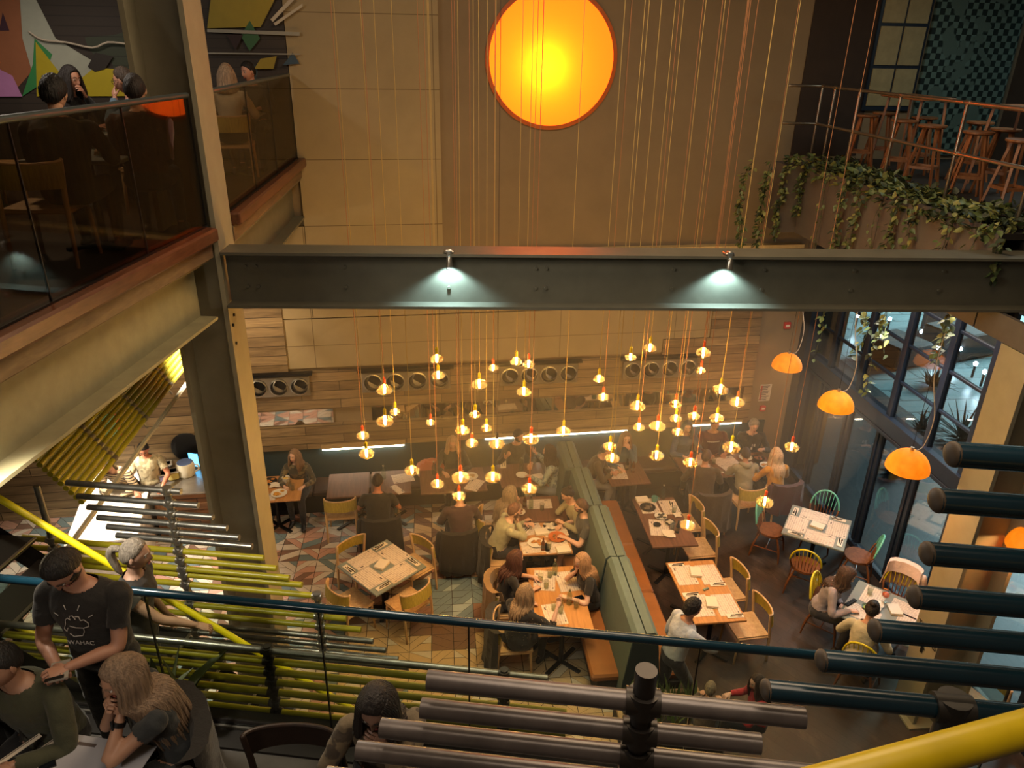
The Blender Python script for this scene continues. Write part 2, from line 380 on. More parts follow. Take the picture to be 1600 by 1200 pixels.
def finish_people():
    dg = bpy.context.evaluated_depsgraph_get()
    for P in PEOPLE:
        me = bpy.data.meshes.new_from_object(P['ob'].evaluated_get(dg)); P['me'] = me
    for P in PEOPLE:
        me = P['me']; old = P['ob'].data; hip, nb, up, jl, arms = P['bones']; hc = P['hc']; hq = P['hq']; e = P['e']; C.objects.unlink(P['ob']); bpy.data.objects.remove(P['ob'])
        bpy.data.meshes.remove(old)
        segs = [('torso', hip - up*.02, nb + up*.0, .15), ('neck', nb + up*.02, hc, .055)]
        for s, h, kn, an, to in jl: segs += [('thigh', h, kn, .085), ('shin', kn, an, .055), ('foot', an + V((0, -.04, -.05)), to, .045)]
        for s, sp, el, wr, hd, pn in arms: segs += [('uarm', sp, el, .055), ('farm', el, wr, .042)]
        n = len(me.vertices); lab = [None]*n; co = [v.co.copy() for v in me.vertices]; no = [v.normal.copy() for v in me.vertices]
        for i, p in enumerate(co):
            best = 9
            for nm, a, b, r in segs:
                d, t = segd(p, a, b); d /= r
                if d < best: best = d; lab[i] = (nm, t)
        sl = P['sleeve']
        su = {'long': 1.1, 'short': .62, 'none': -1, 'elbow': 1.1, 'cap': .3}[sl]; sf = {'long': .97, 'short': -1, 'none': -1, 'elbow': .35, 'cap': -1}[sl]
        def in_top(l): nm, t = l; return (nm == 'torso' and t > .1 and t < .985) or (nm == 'uarm' and t < su) or (nm == 'farm' and t < sf)
        def in_leg(l):
            nm, t = l
            return (nm == 'torso' and t < .18) or (nm == 'thigh' and (not P['shorts'] or t < .8)) or (nm == 'shin' and t < .95 and not P['shorts'])
        def in_shoe(l): nm, t = l; return nm == 'foot' or (nm == 'shin' and t > .93)
        polys = [tuple(p.vertices) for p in me.polygons]
        def part(test, off, name, m, fold):
            idx = {}; mb = MB(); vs = []; fs = []
            for f in polys:
                if all(test(lab[i]) for i in f):
                    g = []
                    for i in f:
                        if i not in idx:
                            idx[i] = len(vs); p = co[i]
                            w = noise.noise(p*9 + V((e.location.x*3, 0, 0)))*fold + noise.noise(p*22)*fold*.5
                            vs.append(p + no[i]*(off + w))
                        g.append(idx[i])
                    fs.append(tuple(g))
            if fs: mb._add(vs, fs); return mb.build(name, m, e)
        tm = cloth('cloth_'+P['top']+(P['pat'] or '')+(P['c2'] or ''), P['top'], P['pat'], P['c2'])
        top = part(in_top, .014, 'shirt', tm, .010)
        part(in_leg, .008, 'trousers' if not P['shorts'] else 'shorts', cloth('cloth_'+P['legs'], P['legs']), .006)
        if P['shoes']: part(in_shoe, .006, 'shoes', SHOE, .002)
        # body: remeshed limbs and torso + head + hands joined in one mesh
        sk = skinmat('skin_'+P['skin'], P['skin']); mb = MB(); mb._add(co, polys)
        near = P['near']
        mb.ell(hc, 1, 1, 1, 40 if near else 28, 30 if near else 20, q=hq, fn=headfn)
        for s in (-1, 1): mb.ell(hc + hq @ V((s*.076, -.004, -.005)), .010, .020, .033, 8, 6, q=hq @ Matrix.Rotation(s*-.35, 3, 'Z'))
        for s, sp, el, wr, hd, pn in arms: hand(mb, wr, hd, pn, s, P['curl'], .92 if P['fem'] else 1.0)
        mb.mi = 1
        for dz, w in ((-.058, .020), (-.066, .018)): mb.ell(hc + hq @ V((0, .0885, dz)), w, .007, .0045, 10, 6, q=hq)
        mb.build('body', [sk, LIPS], e)
        eb = MB()
        for s in (-1, 1):
            c = hc + hq @ V((s*.029, .0765, .008)); eb.mi = 0; eb.ell(c, .0125, .0095, .0085, 10, 7, q=hq)
            eb.mi = 1; eb.ell(c + hq @ V((0, .0065, 0)), .0062, .0045, .0068, 8, 6, q=hq)
        eb.build('eyes', [EYEW, EYED], e)
        hm = hairmat(P['hair']); bw = MB()
        for s in (-1, 1): bw.tube([hc + hq @ V((s*.012, .089, .030)), hc + hq @ V((s*.03, .0885, .035)), hc + hq @ V((s*.048, .076, .028))], [.003, .0038, .002], 6, smooth=2)
        bw.build('eyebrows', hairmat(P['hair']), e)
        st = P['style']; mb = MB(); hl = P['hlen']
        if st != 'bald':
            th = {'short': .13, 'crop': .07, 'long': .13, 'bun': .09, 'pony': .09, 'curly': .24, 'hood': .30, 'wavy': .15}[st]; amp = .10 if st == 'curly' else .03; low = .0
            def hf(d):
                f = d.z - .85*d.y - (.0 if st != 'hood' else -.25) + .08*abs(d.x); f += noise.noise(d*5)*.05
                k = max(-1, min(1, f*6)); nn = noise.noise(d*(9 if st == 'curly' else 6) + V((e.location.x, 0, 0)))
                g = 1 + (th + amp*nn)*max(0, k) - .10*max(0, -k)
                b = headfn(d); return V((b.x*g, b.y*g - .004, b.z*g*(1 if d.z < 0 else 1.0)))
            mb.ell(hc, 1, 1, 1, 40, 28, q=hq, fn=hf)
            yq = P['yawq']; bk = P['fy']
            if st in ('long', 'wavy'):
                nst = 40
                for i in range(nst):
                    ph = R(52 + (360-104)*i/(nst-1)); dx, dy = math.sin(ph), math.cos(ph)
                    f0 = hc + hq @ (headfn(V((dx*.75, dy*.75, .62)).normalized())*1.08)
                    f1 = hc + hq @ V((dx*.092, dy*.108 - .006, -.01)); out = yq @ V((dx, dy, 0)); bh = max(0, -dy)
                    l = hl*U(.82, 1.1)
                    f2 = hc + out*(.10 + .02*bh) + V((0, 0, -.13)) ; f3 = hc + out*(.12 + .025*bh) - up*(.2) + P['fy']*(-.02*bh); f4 = hc + out*(.11 + .03*bh) - up*(l+.06) - P['fy']*.03*bh
                    w = .012 if st == 'wavy' else .004
                    mb.tube([f0, f1, f2 + V((U(-w, w), U(-w, w), 0)), f3 + V((U(-w, w), U(-w, w), 0)), f4 + V((U(-2*w, 2*w), U(-2*w, 2*w), 0))], [.008, .019, .02, .018, .005], 6, smooth=3)
            if st == 'pony':
                b0 = hc + hq @ V((0, -.10, .03)); mb.tube([b0, b0 + hq @ V((0, -.05, .0)), b0 + hq @ V((0, -.07, -.06)), b0 + yq @ V((0, -.05, -.16)), b0 + yq @ V((0, -.03, -.22))], [.022, .03, .032, .026, .006], 10, smooth=3)
            if st == 'bun': mb.ell(hc + hq @ V((0, -.085, .085)), .04, .04, .035, 12, 8, q=hq)
            mb.build('hair', hm, e)
        if P['beard']:
            def bf(d):
                k = 1.06 if (d.z < -.30 - .25*max(0, d.y)*(abs(d.x) < .3) and d.y > -.15) or (abs(d.x) > .72 and d.z < .1 and d.y > -.1) else .93
                return headfn(d)*k
            b = MB(); b.ell(hc, 1, 1, 1, 30, 22, q=hq, fn=bf); b.build('beard', hairmat(P['beard']), e)
        if P['glasses']:
            gl = MB()
            for s in (-1, 1):
                c = hc + hq @ V((s*.031, .097, .006))
                gl.tube([c + hq @ V((.024*math.cos(2*PI*i/12), 0, .019*math.sin(2*PI*i/12))) for i in range(13)], .0022, 5, ends=False)
                gl.tube([c + hq @ V((s*.024, 0, .003)), hc + hq @ V((s*.078, .06, .008)), hc + hq @ V((s*.082, -.01, .008))], .002, 5)
            gl.tube([hc + hq @ V((-.008, .099, .008)), hc + hq @ V((.008, .099, .008))], .002, 5)
            gl.build('glasses', mat('glasses_frame', '#141414', .3), e)
        if P['hooded']:
            h = MB(); h.tube([nb + P['fy']*-.02 + P['ux']*.10 + up*.0, nb - P['fy']*.09 + P['ux']*.06 - up*.01, nb - P['fy']*.12 - up*.03, nb - P['fy']*.09 - P['ux']*.06 - up*.01, nb + P['fy']*-.02 - P['ux']*.10], [.03, .04, .05, .04, .03], 10, smooth=4)
            h.build('hood', tm, e)
        P['head'] = hc
# ------------------------------------------------------------------ shared materials
STEEL = mat('green_grey_steel', '#6a6857', .5, 0, .10, 5, .05)
GALV = mat('galvanised_tube', '#8c8b85', .38, .85, .25, 14, .08)
YPIPE = mat('yellow_tube', '#a29a22', .36, 0, .12, 6)
YRAIL = mat('bright_yellow_tube', '#e3d616', .3, 0, .06, 5)
TEALT = mat('dark_teal_tube', '#0f2c3a', .22, 0, .12, 6, spec=.6)
BLUEF = mat('dark_blue_frame', '#1b2534', .35, 0, .1, 6)
CREAM = mat('cream_board', '#a38d66', .75, 0, .07, 3, .05)
BROWNW = mat('brown_plaster', '#7c6c55', .8, 0, .06, 2, .05)
WDK = wood('dark_brown_tabletop', '#4e3322', '#75503a', .55, 'y')
WLT = wood('pale_oak', '#9a6b3c', '#c08c54', .45, 'y')
WCH = wood('chair_beech', '#b08a5e', '#cfae80', .5, 'z')
WWN = wood('windsor_brown', '#57331c', '#7c4d2c', .4, 'z')
GREYT = mat('grey_table_top', '#78817e', .45, 0, .06, 3)
BLK = mat('black_metal', '#141313', .45, .3)
WOVEN = mat('woven_cord', '#a08c34', .8, 0, .25, 60, .5, sv=(1, 1, .1))
DARK = mat('dark_surface', '#17120f', .7)
LEATH = mat('tan_leather', '#8c582c', .5, 0, .12, 5, .1)
TEALP = mat('teal_upholstery', '#52625d', .75, 0, .08, 6, .1)
TEALD = mat('dark_teal_panel', '#20353a', .75, 0, .08, 4)
CHROME = mat('satin_metal', '#b8b4aa', .3, .9, .06)
CONC = mat('grey_concrete', '#504c48', .8, 0, .2, 4, .2)
GL = glass('clear_glass', '#e9eee6', .08); GLD = glass('balustrade_glass', '#c2b6a4', .05, .03)
GLW = glass('facade_glass', '#dde4e6', .26, .01)
PLATE = mat('white_china', '#cfcabd', .3, 0, .03); DPLATE = mat('black_plate', '#1b1a19', .35)
WALLANG = math.atan(.059)
def WY(x): return 11.87 + .059*x
def WP(x, z, d=0): return V((x, WY(x)-d, z))
def wbox(mb, x0, x1, z0, z1, d0, d1, bev=0):
    xm = (x0+x1)/2; L = (x1-x0)/math.cos(WALLANG); p = WP(xm, (z0+z1)/2, (d0+d1)/2); mb.box(p, (L, abs(d1-d0), z1-z0), WALLANG, bev); return mb
# ------------------------------------------------------------------ floors
tilec = {}
for n, h in dict(w='#c3b8a8', k='#b88f7c', t='#7b5f50', b='#6c7c7e', c='#bda27c', g='#96a3a0').items(): tilec[n] = mat('tile_'+n, h, .38, 0, .05, 20)
mb = MB(); keys = list('wktbcg'); T = .30; ox, oy = -.22+.3*0, 7.82
def pal(x, y):
    b = noise.noise(V((x*.9, y*.9, 3)))
    dx = abs(x-.12)
    if 8.45 < y < 9.45 and dx < .75 - abs(y-9.0)*.9: return 'bbbg'
    if 7.95 < y < 8.95 and dx < .85 - abs(y-8.5)*.9: return 'tttt'
    if y < 8.3 and x > -1.4: return 'cccccw' if b > -.35 else 'cgbt'
    if x < -1.0: return 'wwkbtkwbk'
    if y > 9.6: return 'ctcwtbt'
    return 'cwktctk'
for i in range(-26, 8):
    for j in range(-18, 14):
        x0, y0 = ox+i*T, oy+j*T
        mx = (noise.noise(V((i*.4, j*.4, 9))) > 0) ^ (i % 2 == 0); my = noise.noise(V((i*.35, j*.35, 19))) > .05
        P4 = [[(0, 1), (.5, 1), (1, .5), (1, 0)], [(.5, 1), (1, 1), (1, .5)], [(0, 0), (1, 0), (.5, .5), (0, .5)], [(0, .5), (.5, .5), (0, 1)]]
        if (i*7+j*3) % 5 == 0: P4 = [[(0, 0), (1, .5), (1, 1), (0, .5)], [(0, 0), (1, 0), (1, .5)], [(0, .5), (1, 1), (0, 1)]]
        pl = pal(x0+.15, y0+.15)
        for poly in P4:
            cx = sum(p[0] for p in poly)/len(poly); cy = sum(p[1] for p in poly)/len(poly); q = []
            for (a, b) in poly:
                l = math.hypot(a-cx, b-cy); k = 1 - .022/l; a, b = cx+(a-cx)*k, cy+(b-cy)*k
                if mx: a = 1-a
                if my: b = 1-b
                q.append(V((x0+a*T, y0+b*T, .002)))
            if (mx ^ my): q = q[::-1]
            mb.mi = keys.index(random.choice(pl)); mb._add(q, [tuple(range(len(q)))])
tf = struct('floor', mb, [tilec[k] for k in keys]); tf.name = 'floor_tiles'
mb = MB(); mb.box((-3.2, 7.2, -.05), (12.4, 14, .1)); struct('floor', mb, mat('grout', '#3f342b', .9)).name = 'floor'
m, nt, b = newmat('dark_timber_floor')
f = noisen(nt, coords(nt, 'Object', (.9, .35, 1), (0, 0, .75)), 2.2, 7, .65, .4); f2 = noisen(nt, coords(nt), 1.3, 2)
cc = ramp(nt, f, [(.3, '#241d18'), (.55, '#3b3029'), (.78, '#6a584a')])
bt = nt.nodes.new('ShaderNodeTexBrick'); bt.inputs['Brick Width'].default_value = 1.6; bt.inputs['Row Height'].default_value = .14; bt.inputs['Scale'].default_value = 1
bt.inputs['Mortar Size'].default_value = .004; bt.inputs['Color1'].default_value = (.75, .75, .75, 1); bt.inputs['Color2'].default_value = (1, 1, 1, 1); bt.inputs['Mortar'].default_value = (.4, .4, .4, 1)
nt.links.new(coords(nt, 'Object', (1, 1, 1), (0, 0, R(52))), bt.inputs['Vector'])
nt.links.new(mix(nt, cc, bt.outputs[0], 1, 'MULTIPLY'), b.inputs['Base Color']); b.inputs['Roughness'].default_value = .42; bump(nt, b, f, .15)
mb = MB(); mb.box((4.6, 7.2, -.048), (5.0, 14, .104)); struct('floor', mb, m).name = 'floor_timber'
# plaza outside
m, nt, b = newmat('plaza_paving'); bt = nt.nodes.new('ShaderNodeTexBrick'); bt.inputs['Scale'].default_value = 1; bt.inputs['Brick Width'].default_value = 1.2; bt.inputs['Row Height'].default_value = .6
bt.inputs['Mortar Size'].default_value = .02; bt.inputs['Color1'].default_value = lin('#8fa3a4'); bt.inputs['Color2'].default_value = lin('#7b9092'); bt.inputs['Mortar'].default_value = lin('#4a5a5c')
nt.links.new(coords(nt), bt.inputs['Vector']); nt.links.new(bt.outputs[0], b.inputs['Base Color']); b.inputs['Roughness'].default_value = .3
mb = MB(); mb.box((24, 20, -.08), (33.5, 60, .1)); struct('floor', mb, m).name = 'floor_plaza'
mb = MB(); mb.box((8.7, 9.0, -.015), (3.7, 22, .03)); struct('floor', mb, wood('dark_strip_boards', '#1f1a17', '#3a322b', .45, 'y', planks=(.14, 2.4, .008, 'yx'))).name = 'floor_dark_strip'  # dark strip added so the near paving reads unlit through the doors
# ------------------------------------------------------------------ back wall
m, nt, b = newmat('wall_painted')   # brown wall paint
SUN = WP(1.74, 7.29); SR = .96
def wallpiece(mb, x0, x1, z0, z1, d): wbox(mb, x0, x1, z0, z1, d, -.15)
M['wall_painted'] = BROWNW
mb = MB()
wallpiece(mb, -9, SUN.x-1.15, 4.4, 10.6, 0); wallpiece(mb, SUN.x+1.15, 9.5, 4.4, 10.6, 0); wallpiece(mb, SUN.x-1.15, SUN.x+1.15, 4.4, SUN.z-1.15, 0); wallpiece(mb, SUN.x-1.15, SUN.x+1.15, SUN.z+1.15, 10.6, 0)
n = 64; ring = []
for k in range(n):
    a = 2*PI*k/n + PI/4; c, s = math.cos(a), math.sin(a); q = 1.15/max(abs(c), abs(s)); ring.append(((c*q, s*q), (c*SR, s*SR)))
vs = []; fs = []
for (o, i) in ring:
    for (a, b2), d in ((o, 0), (i, 0), (i, -.15), (o, -.15)): vs.append(WP(SUN.x+a, SUN.z+b2, d))
for k in range(n):
    a, c = k*4, ((k+1) % n)*4
    for i in range(4): j = (i+1) % 4; fs.append((a+i, c+i, c+j, a+j))
mb._add(vs, fs); struct('wall_back', mb, BROWNW).name = 'wall_back_upper'
mb = MB(); wbox(mb, -9, 7.4, 0, 4.4, 0, -.3); struct('wall_back', mb, BROWNW).name = 'wall_back_lower'
# cream boards on the left half (large panels with joints)
m, nt, b = newmat('cream_panels'); bt = nt.nodes.new('ShaderNodeTexBrick'); bt.inputs['Scale'].default_value = 1; bt.inputs['Brick Width'].default_value = 2.05; bt.inputs['Row Height'].default_value = .98; bt.offset = 0
bt.inputs['Mortar Size'].default_value = .006; bt.inputs['Color1'].default_value = lin('#988868'); bt.inputs['Color2'].default_value = lin('#9c8c6c'); bt.inputs['Mortar'].default_value = lin('#6b5a3f')
sp = nt.nodes.new('ShaderNodeSeparateXYZ'); cb = nt.nodes.new('ShaderNodeCombineXYZ'); nt.links.new(coords(nt), sp.inputs[0]); nt.links.new(sp.outputs[0], cb.inputs[0]); nt.links.new(sp.outputs[2], cb.inputs[1]); nt.links.new(cb.outputs[0], bt.inputs['Vector'])
f = noisen(nt, coords(nt), 2, 4); nt.links.new(mix(nt, bt.outputs[0], ramp(nt, f, [(.3, (.86, .86, .86, 1)), (.7, (1, 1, 1, 1))]), 1, 'MULTIPLY'), b.inputs['Base Color']); b.inputs['Roughness'].default_value = .75
PANEL = m
mb = MB(); wbox(mb, -2.02, .08, 3.42, 10.6, 0, .06); wbox(mb, -4.2, 4.75, 2.55, 3.40, 0, .05); wbox(mb, .10, 4.75, 3.42, 4.38, 0, .03); wbox(mb, -4.2, -2.03, 3.42, 4.9, 0, .06)
struct('trim', mb, PANEL).name = 'trim_cream_panels'
mb = MB(); wbox(mb, 1.3, 6.2, 4.40, 4.46, 0, .16); struct('trim', mb, mat('pale_ledge', '#c7b07c', .6)).name = 'trim_ledge'
# wood cladding: lower band, steps at the right, with the mirror slot
WOODW = wood('reclaimed_boards', '#6f5c42', '#a58d68', .6, 'x', .8, planks=(.165, 1.7, .006))
mb = MB(); wbox(mb, -9, 5.70, 1.80, 2.50, 0, .09); wbox(mb, -9, -3.3, 1.05, 1.80, 0, .09); wbox(mb, -3.3, 5.55, 1.05, 1.50, 0, .09)
wbox(mb, 5.55, 5.72, 1.05, 1.8, 0, .09); wbox(mb, 3.9, 5.70, 2.50, 2.80, 0, .085); wbox(mb, 4.76, 5.68, 2.8, 3.3, 0, .085); wbox(mb, 4.76, 5.3, 3.3, 3.75, 0, .085); wbox(mb, -9, -3.3, 0, 1.05, 0, .05); wbox(mb, -9, -2.5, 2.5, 4.4, 0, .09)
struct('trim', mb, WOODW).name = 'trim_timber_cladding'
mir = mat('mirror_glass', '#b9b2a4', .03, 1.0, .02)
for k, (a, b2) in enumerate(((-3.25, -1.85), (-1.2, 1.95), (2.0, 5.5))):
    t = MB(); wbox(t, a, b2, 1.52, 1.79, .0, .05); o = t.build('mirror', mir, None, False)
    tag(o, ['short mirror strip set in the timber wall by the grey column', 'long mirror strip in the timber wall behind the hanging bulbs', 'long mirror strip in the timber wall above the seated group on the right'][k], 'mirror', 'mirror strips in the timber wall')
mb = MB(); wbox(mb, -3.3, 6.1, .0, 1.05, 0, .04); struct('trim', mb, TEALD).name = 'trim_teal_panel'
LED = emit('led_strip', '#fff0cf', 11)
for k, (a, b2, z) in enumerate(((-2.08, -.68, 1.0), (.76, 3.38, 1.02), (4.45, 5.6, 1.04))):
    t = MB(); wbox(t, a, b2, z+.008, z+.03, .07, .10); o = t.build('led_strip_light', LED, None, False)
    tag(o, ['glowing strip light under the timber cladding, left of the three', 'longest glowing strip light under the timber cladding, in the middle', 'glowing strip light above the diners in maroon and black sweatshirts'][k], 'strip light', 'strip lights under the timber wall')
    t = MB(); wbox(t, a-.02, b2+.02, z+.035, 1.12, .0, .10); struct('trim', t, mat('pale_board', '#a8916a', .6)).name = 'trim_light_pelmet'
# right of the cladding, plain wall return + corner post
mb = MB(); wbox(mb, 6.52, 6.80, 0, 4.4, .0, .25); struct('trim', mb, BLUEF).name = 'trim_corner_post'
# vents
def vent(px0, py0, px1, py1, label, n=4):
    a = ony(px0, py0, 11.85); b2 = ony(px1, py1, 11.85); x0 = a.x; x1 = b2.x; xm = (x0+x1)/2; z = 2.27; W = x1-x0; H = .36
    e = thing('air_vent_unit', label, 'air vent', WP(xm, z, .09), WALLANG, 'air vent units on the timber wall'); t = MB()
    t.box((0, -.03, 0), (W, .06, H), 0, .01); t.build('vent_plate', mat('brushed_plate', '#9b9485', .35, .8, .12), e)
    t = MB(); t.box((0, -.06, H/2+.05), (W+.12, .10, .045)); t.build('mounting_rail', BLK, e)
    for k in range(n):
        x = -W/2 + W*(k+.5)/n; r = min(W/n, H)*.40
        q = Matrix.Rotation(R(90), 3, 'X'); t = MB(); t.lathe([(r*1.12, .06), (r*1.12, .085), (r, .09), (r*.96, .03)], (x, 0, 0), 24, axis=q)
        o = t.build('nozzle_ring', CHROME, e)
        t = MB(); q2 = Matrix.Rotation(R(90), 3, 'X') @ Matrix.Rotation(R(18), 3, 'Y') @ Matrix.Rotation(R(-25), 3, 'X')
        t.lathe([(r*.9, -.02), (r*.84, .12), (r*.76, .125), (r*.72, .04), (0, .04)], (x, -.01, .0), 22, axis=q2)
        t.build('nozzle', mat('vent_nozzle', '#6f695e', .4, .7), o)
        t = MB(); t.lathe([(r*.98, 0), (0, 0)], (x, -.062, 0), 20, axis=q); t.build('nozzle_recess', BLK, o)
vent(392, 590, 487, 590, 'brushed metal vent unit with round nozzles, partly behind the grey column', 3)
vent(566, 590, 703, 590, 'brushed metal vent unit with four round nozzles, second from the left')
vent(780, 580, 903, 580, 'brushed metal vent unit with four round nozzles, third from the left')
vent(975, 573, 1093, 573, 'brushed metal vent unit with four round nozzles, furthest right')
# notices by the corner
p = WP(6.02, 1.62, .01)
mb = MB(); mb.box((0, 0, 0), (.22, .012, .34)); o = mb.build('safety_notice', mat('notice_board', '#b9b2a6', .5)); o.location = p; o.rotation_euler.z = WALLANG; tag(o, 'pale safety notice with dark lines on the brown wall beside the corner', 'notice')
t = MB()
for k in range(9): t.box((-.02*(k % 3), -.008, .14 - .035*k), (.15 - .03*(k % 2), .004, .014))
t.build('printed_line', mat('notice_ink', '#4b4750', .6), o)
t = MB(); t.box((-.085, -.008, 0), (.03, .004, .3)); t.build('red_margin', mat('notice_red', '#9c3a33', .6), o)
for (x, z, r, lb) in ((6.02, 1.3, .06, 'small red fire alarm call point under the safety notice'), (6.22, 2.95, .07, 'round red alarm sounder high on the brown wall by the corner')):
    t = MB(); t.box((0, 0, 0), (r*1.8, .05, r*1.8), 0, .01); e = t.build('fire_alarm', mat('alarm_red', '#b3322a', .4)); e.location = WP(x, z, .02); e.rotation_euler.z = WALLANG; tag(e, lb, 'alarm')
    t = MB(); t.box((0, -.026, 0), (r, .006, r*.6)); t.build('alarm_panel', mat('alarm_panel', '#d8cfc4', .5), e)
# ------------------------------------------------------------------ the sun lamp
e = thing('sun_lamp', 'huge round glowing orange disc lamp set in the brown wall', 'wall lamp', WP(SUN.x, SUN.z), WALLANG)
Q = Matrix.Rotation(R(90), 3, 'X')
m, nt, b = newmat('orange_diffuser'); nt.nodes.remove(b); out = nt.nodes['Material Output']
tr = nt.nodes.new('ShaderNodeBsdfTranslucent'); tr.inputs[0].default_value = (1, .42, .03, 1); em = nt.nodes.new('ShaderNodeEmission'); em.inputs[0].default_value = (1, .10, .006, 1); em.inputs[1].default_value = .95
ad = nt.nodes.new('ShaderNodeAddShader'); nt.links.new(tr.outputs[0], ad.inputs[0]); nt.links.new(em.outputs[0], ad.inputs[1]); nt.links.new(ad.outputs[0], out.inputs[0])
mb = MB(); mb.lathe([(SR-.025, .0), (SR*.97, .03), (SR*.8, .075), (SR*.5, .105), (SR*.25, .115), (0.001, .118)], (0, 0, 0), 64, axis=Q); mb.build('diffuser', m, e)
mb = MB(); mb.lathe([(SR+.03, -.02), (SR+.03, .03), (SR-.03, .03), (SR-.03, -.14)], (0, 0, 0), 64, axis=Q); mb.build('rim', mat('lamp_rim', '#b0561c', .5), e)
mb = MB(); mb.lathe([(SR-.02, -.02), (SR-.02, -.6), (0.001, -.6)], (0, 0, 0), 48, axis=Q); mb.build('housing', mat('lamp_housing', '#c8803a', .8), e)
LSUN = light('POINT', 'lamp_bulb', (-.10, .15, -.10), 13, '#ffb040', .08, parent=e)
# ------------------------------------------------------------------ mural on the upper left wall
mb = MB(); wbox(mb, -9, -2.03, 5.9, 10.6, 0, .05)
m, nt, b = newmat('mural_boards'); v = coords(nt)
vo = nt.nodes.new('ShaderNodeTexVoronoi'); vo.inputs['Scale'].default_value = 1.15; vo.inputs['Randomness'].default_value = 1
wv = noisen(nt, v, .9, 2); mp = nt.nodes.new('ShaderNodeVectorMath'); mp.operation = 'MULTIPLY_ADD'
cbn = nt.nodes.new('ShaderNodeCombineXYZ'); nt.links.new(wv, cbn.inputs[0]); nt.links.new(wv, cbn.inputs[2]); nt.links.new(cbn.outputs[0], mp.inputs[0]); mp.inputs[1].default_value = (1.6, 0, 1.6); nt.links.new(v, mp.inputs[2])
nt.links.new(mp.outputs[0], vo.inputs['Vector']); sp = nt.nodes.new('ShaderNodeSeparateColor'); nt.links.new(vo.outputs['Color'], sp.inputs[0])
rr = ramp(nt, sp.outputs[0], [(0, '#2b2420'), (.2, '#2c3a2c'), (.30, '#322a25'), (.55, '#3f362f'), (.68, '#2b4448'), (.74, '#6c6a62'), (.80, '#29221e')]); rr.node.color_ramp.interpolation = 'CONSTANT'
rr = mix(nt, rr, lin('#3a332c'), .25)
bt = nt.nodes.new('ShaderNodeTexWave'); bt.bands_direction = 'Z'; bt.inputs['Scale'].default_value = 2.6; nt.links.new(v, bt.inputs[0])
nt.links.new(mix(nt, rr, ramp(nt, bt.outputs['Fac'], [(0, (.45, .45, .45, 1)), (.05, (1, 1, 1, 1))]), 1, 'MULTIPLY'), b.inputs['Base Color']); b.inputs['Roughness'].default_value = .7
struct('wall_mural', mb, m).name = 'wall_back_mural'
# mural shapes that read in the photo
def shape(pts, hexc, d, name):
    P = [ony(x, y, WY(-4)-.05-d) for x, y in pts]; P = [WP(p.x, p.z, .05+d) for p in P]; n = len(P)
    mb = MB(); vs = P + [p - V((0, .004, 0)) for p in P]
    mb._add(vs, [tuple(range(n)), tuple(n+i for i in range(n))[::-1]] + [(i, (i+1) % n, n+(i+1) % n, n+i) for i in range(n)])
    return mb.build(name, mat('mural_'+hexc.strip('#'), hexc, .7, 0, .05), MUR, False)
MUR = thing('wall_mural', 'abstract painted mural of waves and triangles on the upper left wall', 'mural'); d = .004
for pts, h in ([[(0, -30), (45, 0), (66, 40), (60, 105), (30, 140), (0, 140)], '#8e5a3c'], [[(5, 48), (10, 20), (20, 48)], '#3a2030'], [[(36, 0), (48, -25), (90, 60), (170, 110), (110, 160), (60, 130), (40, 60)], '#9ba196'],
              [[(58, 60), (85, 85), (70, 130), (40, 150), (56, 100)], '#2f7f46'], [[(60, 66), (100, 118), (110, 150), (62, 150)], '#a99a18'], [[(150, 105), (205, 110), (205, 150), (95, 150)], '#a99a18'], [[(0, 105), (25, 118), (40, 150), (0, 150)], '#b07ab0'],
              [[(150, 82), (178, 88), (165, 108), (150, 112), (139, 104)], '#241f1c'], [[(328, -8), (430, -8), (405, 42), (322, 44)], '#8f7f28'], [[(388, 32), (404, 60), (388, 80), (374, 56)], '#335c3b'], [[(352, 54), (378, 54), (366, 78)], '#28171a'],
              [[(405, 92), (430, 88), (425, 108), (395, 108)], '#94822a'], [[(455, 82), (440, 102), (466, 100)], '#30465a'], [[(322, 45), (466, 50), (466, 56), (322, 50)], '#8b8a82'], [[(420, 30), (466, -20), (466, -10), (424, 34)], '#b0a898'], [[(322, 82), (466, 84), (466, 86), (322, 84)], '#8b8a82'], [[(425, 36), (470, 5), (470, 10), (428, 40)], '#b0a898']):
    shape(pts, h, d, 'mural_shape'); d += .0045
t = MB(); t.tube([WP(ony(x, y, 12).x, ony(x, y, 12).z, .12) for x, y in ((76, 50), (95, 62), (130, 66), (168, 74), (190, 66), (215, 68))], .012, 6, smooth=3); t.build('painted_line', mat('mural_white', '#b4ab9c', .7), MUR)
# ------------------------------------------------------------------ ceiling and side walls
mb = MB(); mb.box((0, 6, 10.7), (19, 15, .2)); struct('ceiling', mb, mat('dark_ceiling', '#2a2622', .9)).name = 'ceiling'
mb = MB(); mb.box((-9.2, 6, 5.3), (.3, 15, 10.8)); struct('wall_left', mb, mat('left_wall_paint', '#3b332b', .85)).name = 'wall_left'
mb = MB(); mb.box((0, -1.6, 5.3), (19, .3, 10.8)); struct('wall_front', mb, mat('front_wall_paint', '#4a4038', .85)).name = 'wall_front'
mb = MB(); mb.box((9.4, 5.4, 7.6), (.3, 13.6, 6.2)); struct('wall_right', mb, mat('right_wall_paint', '#2c2724', .85)).name = 'wall_right_upper'
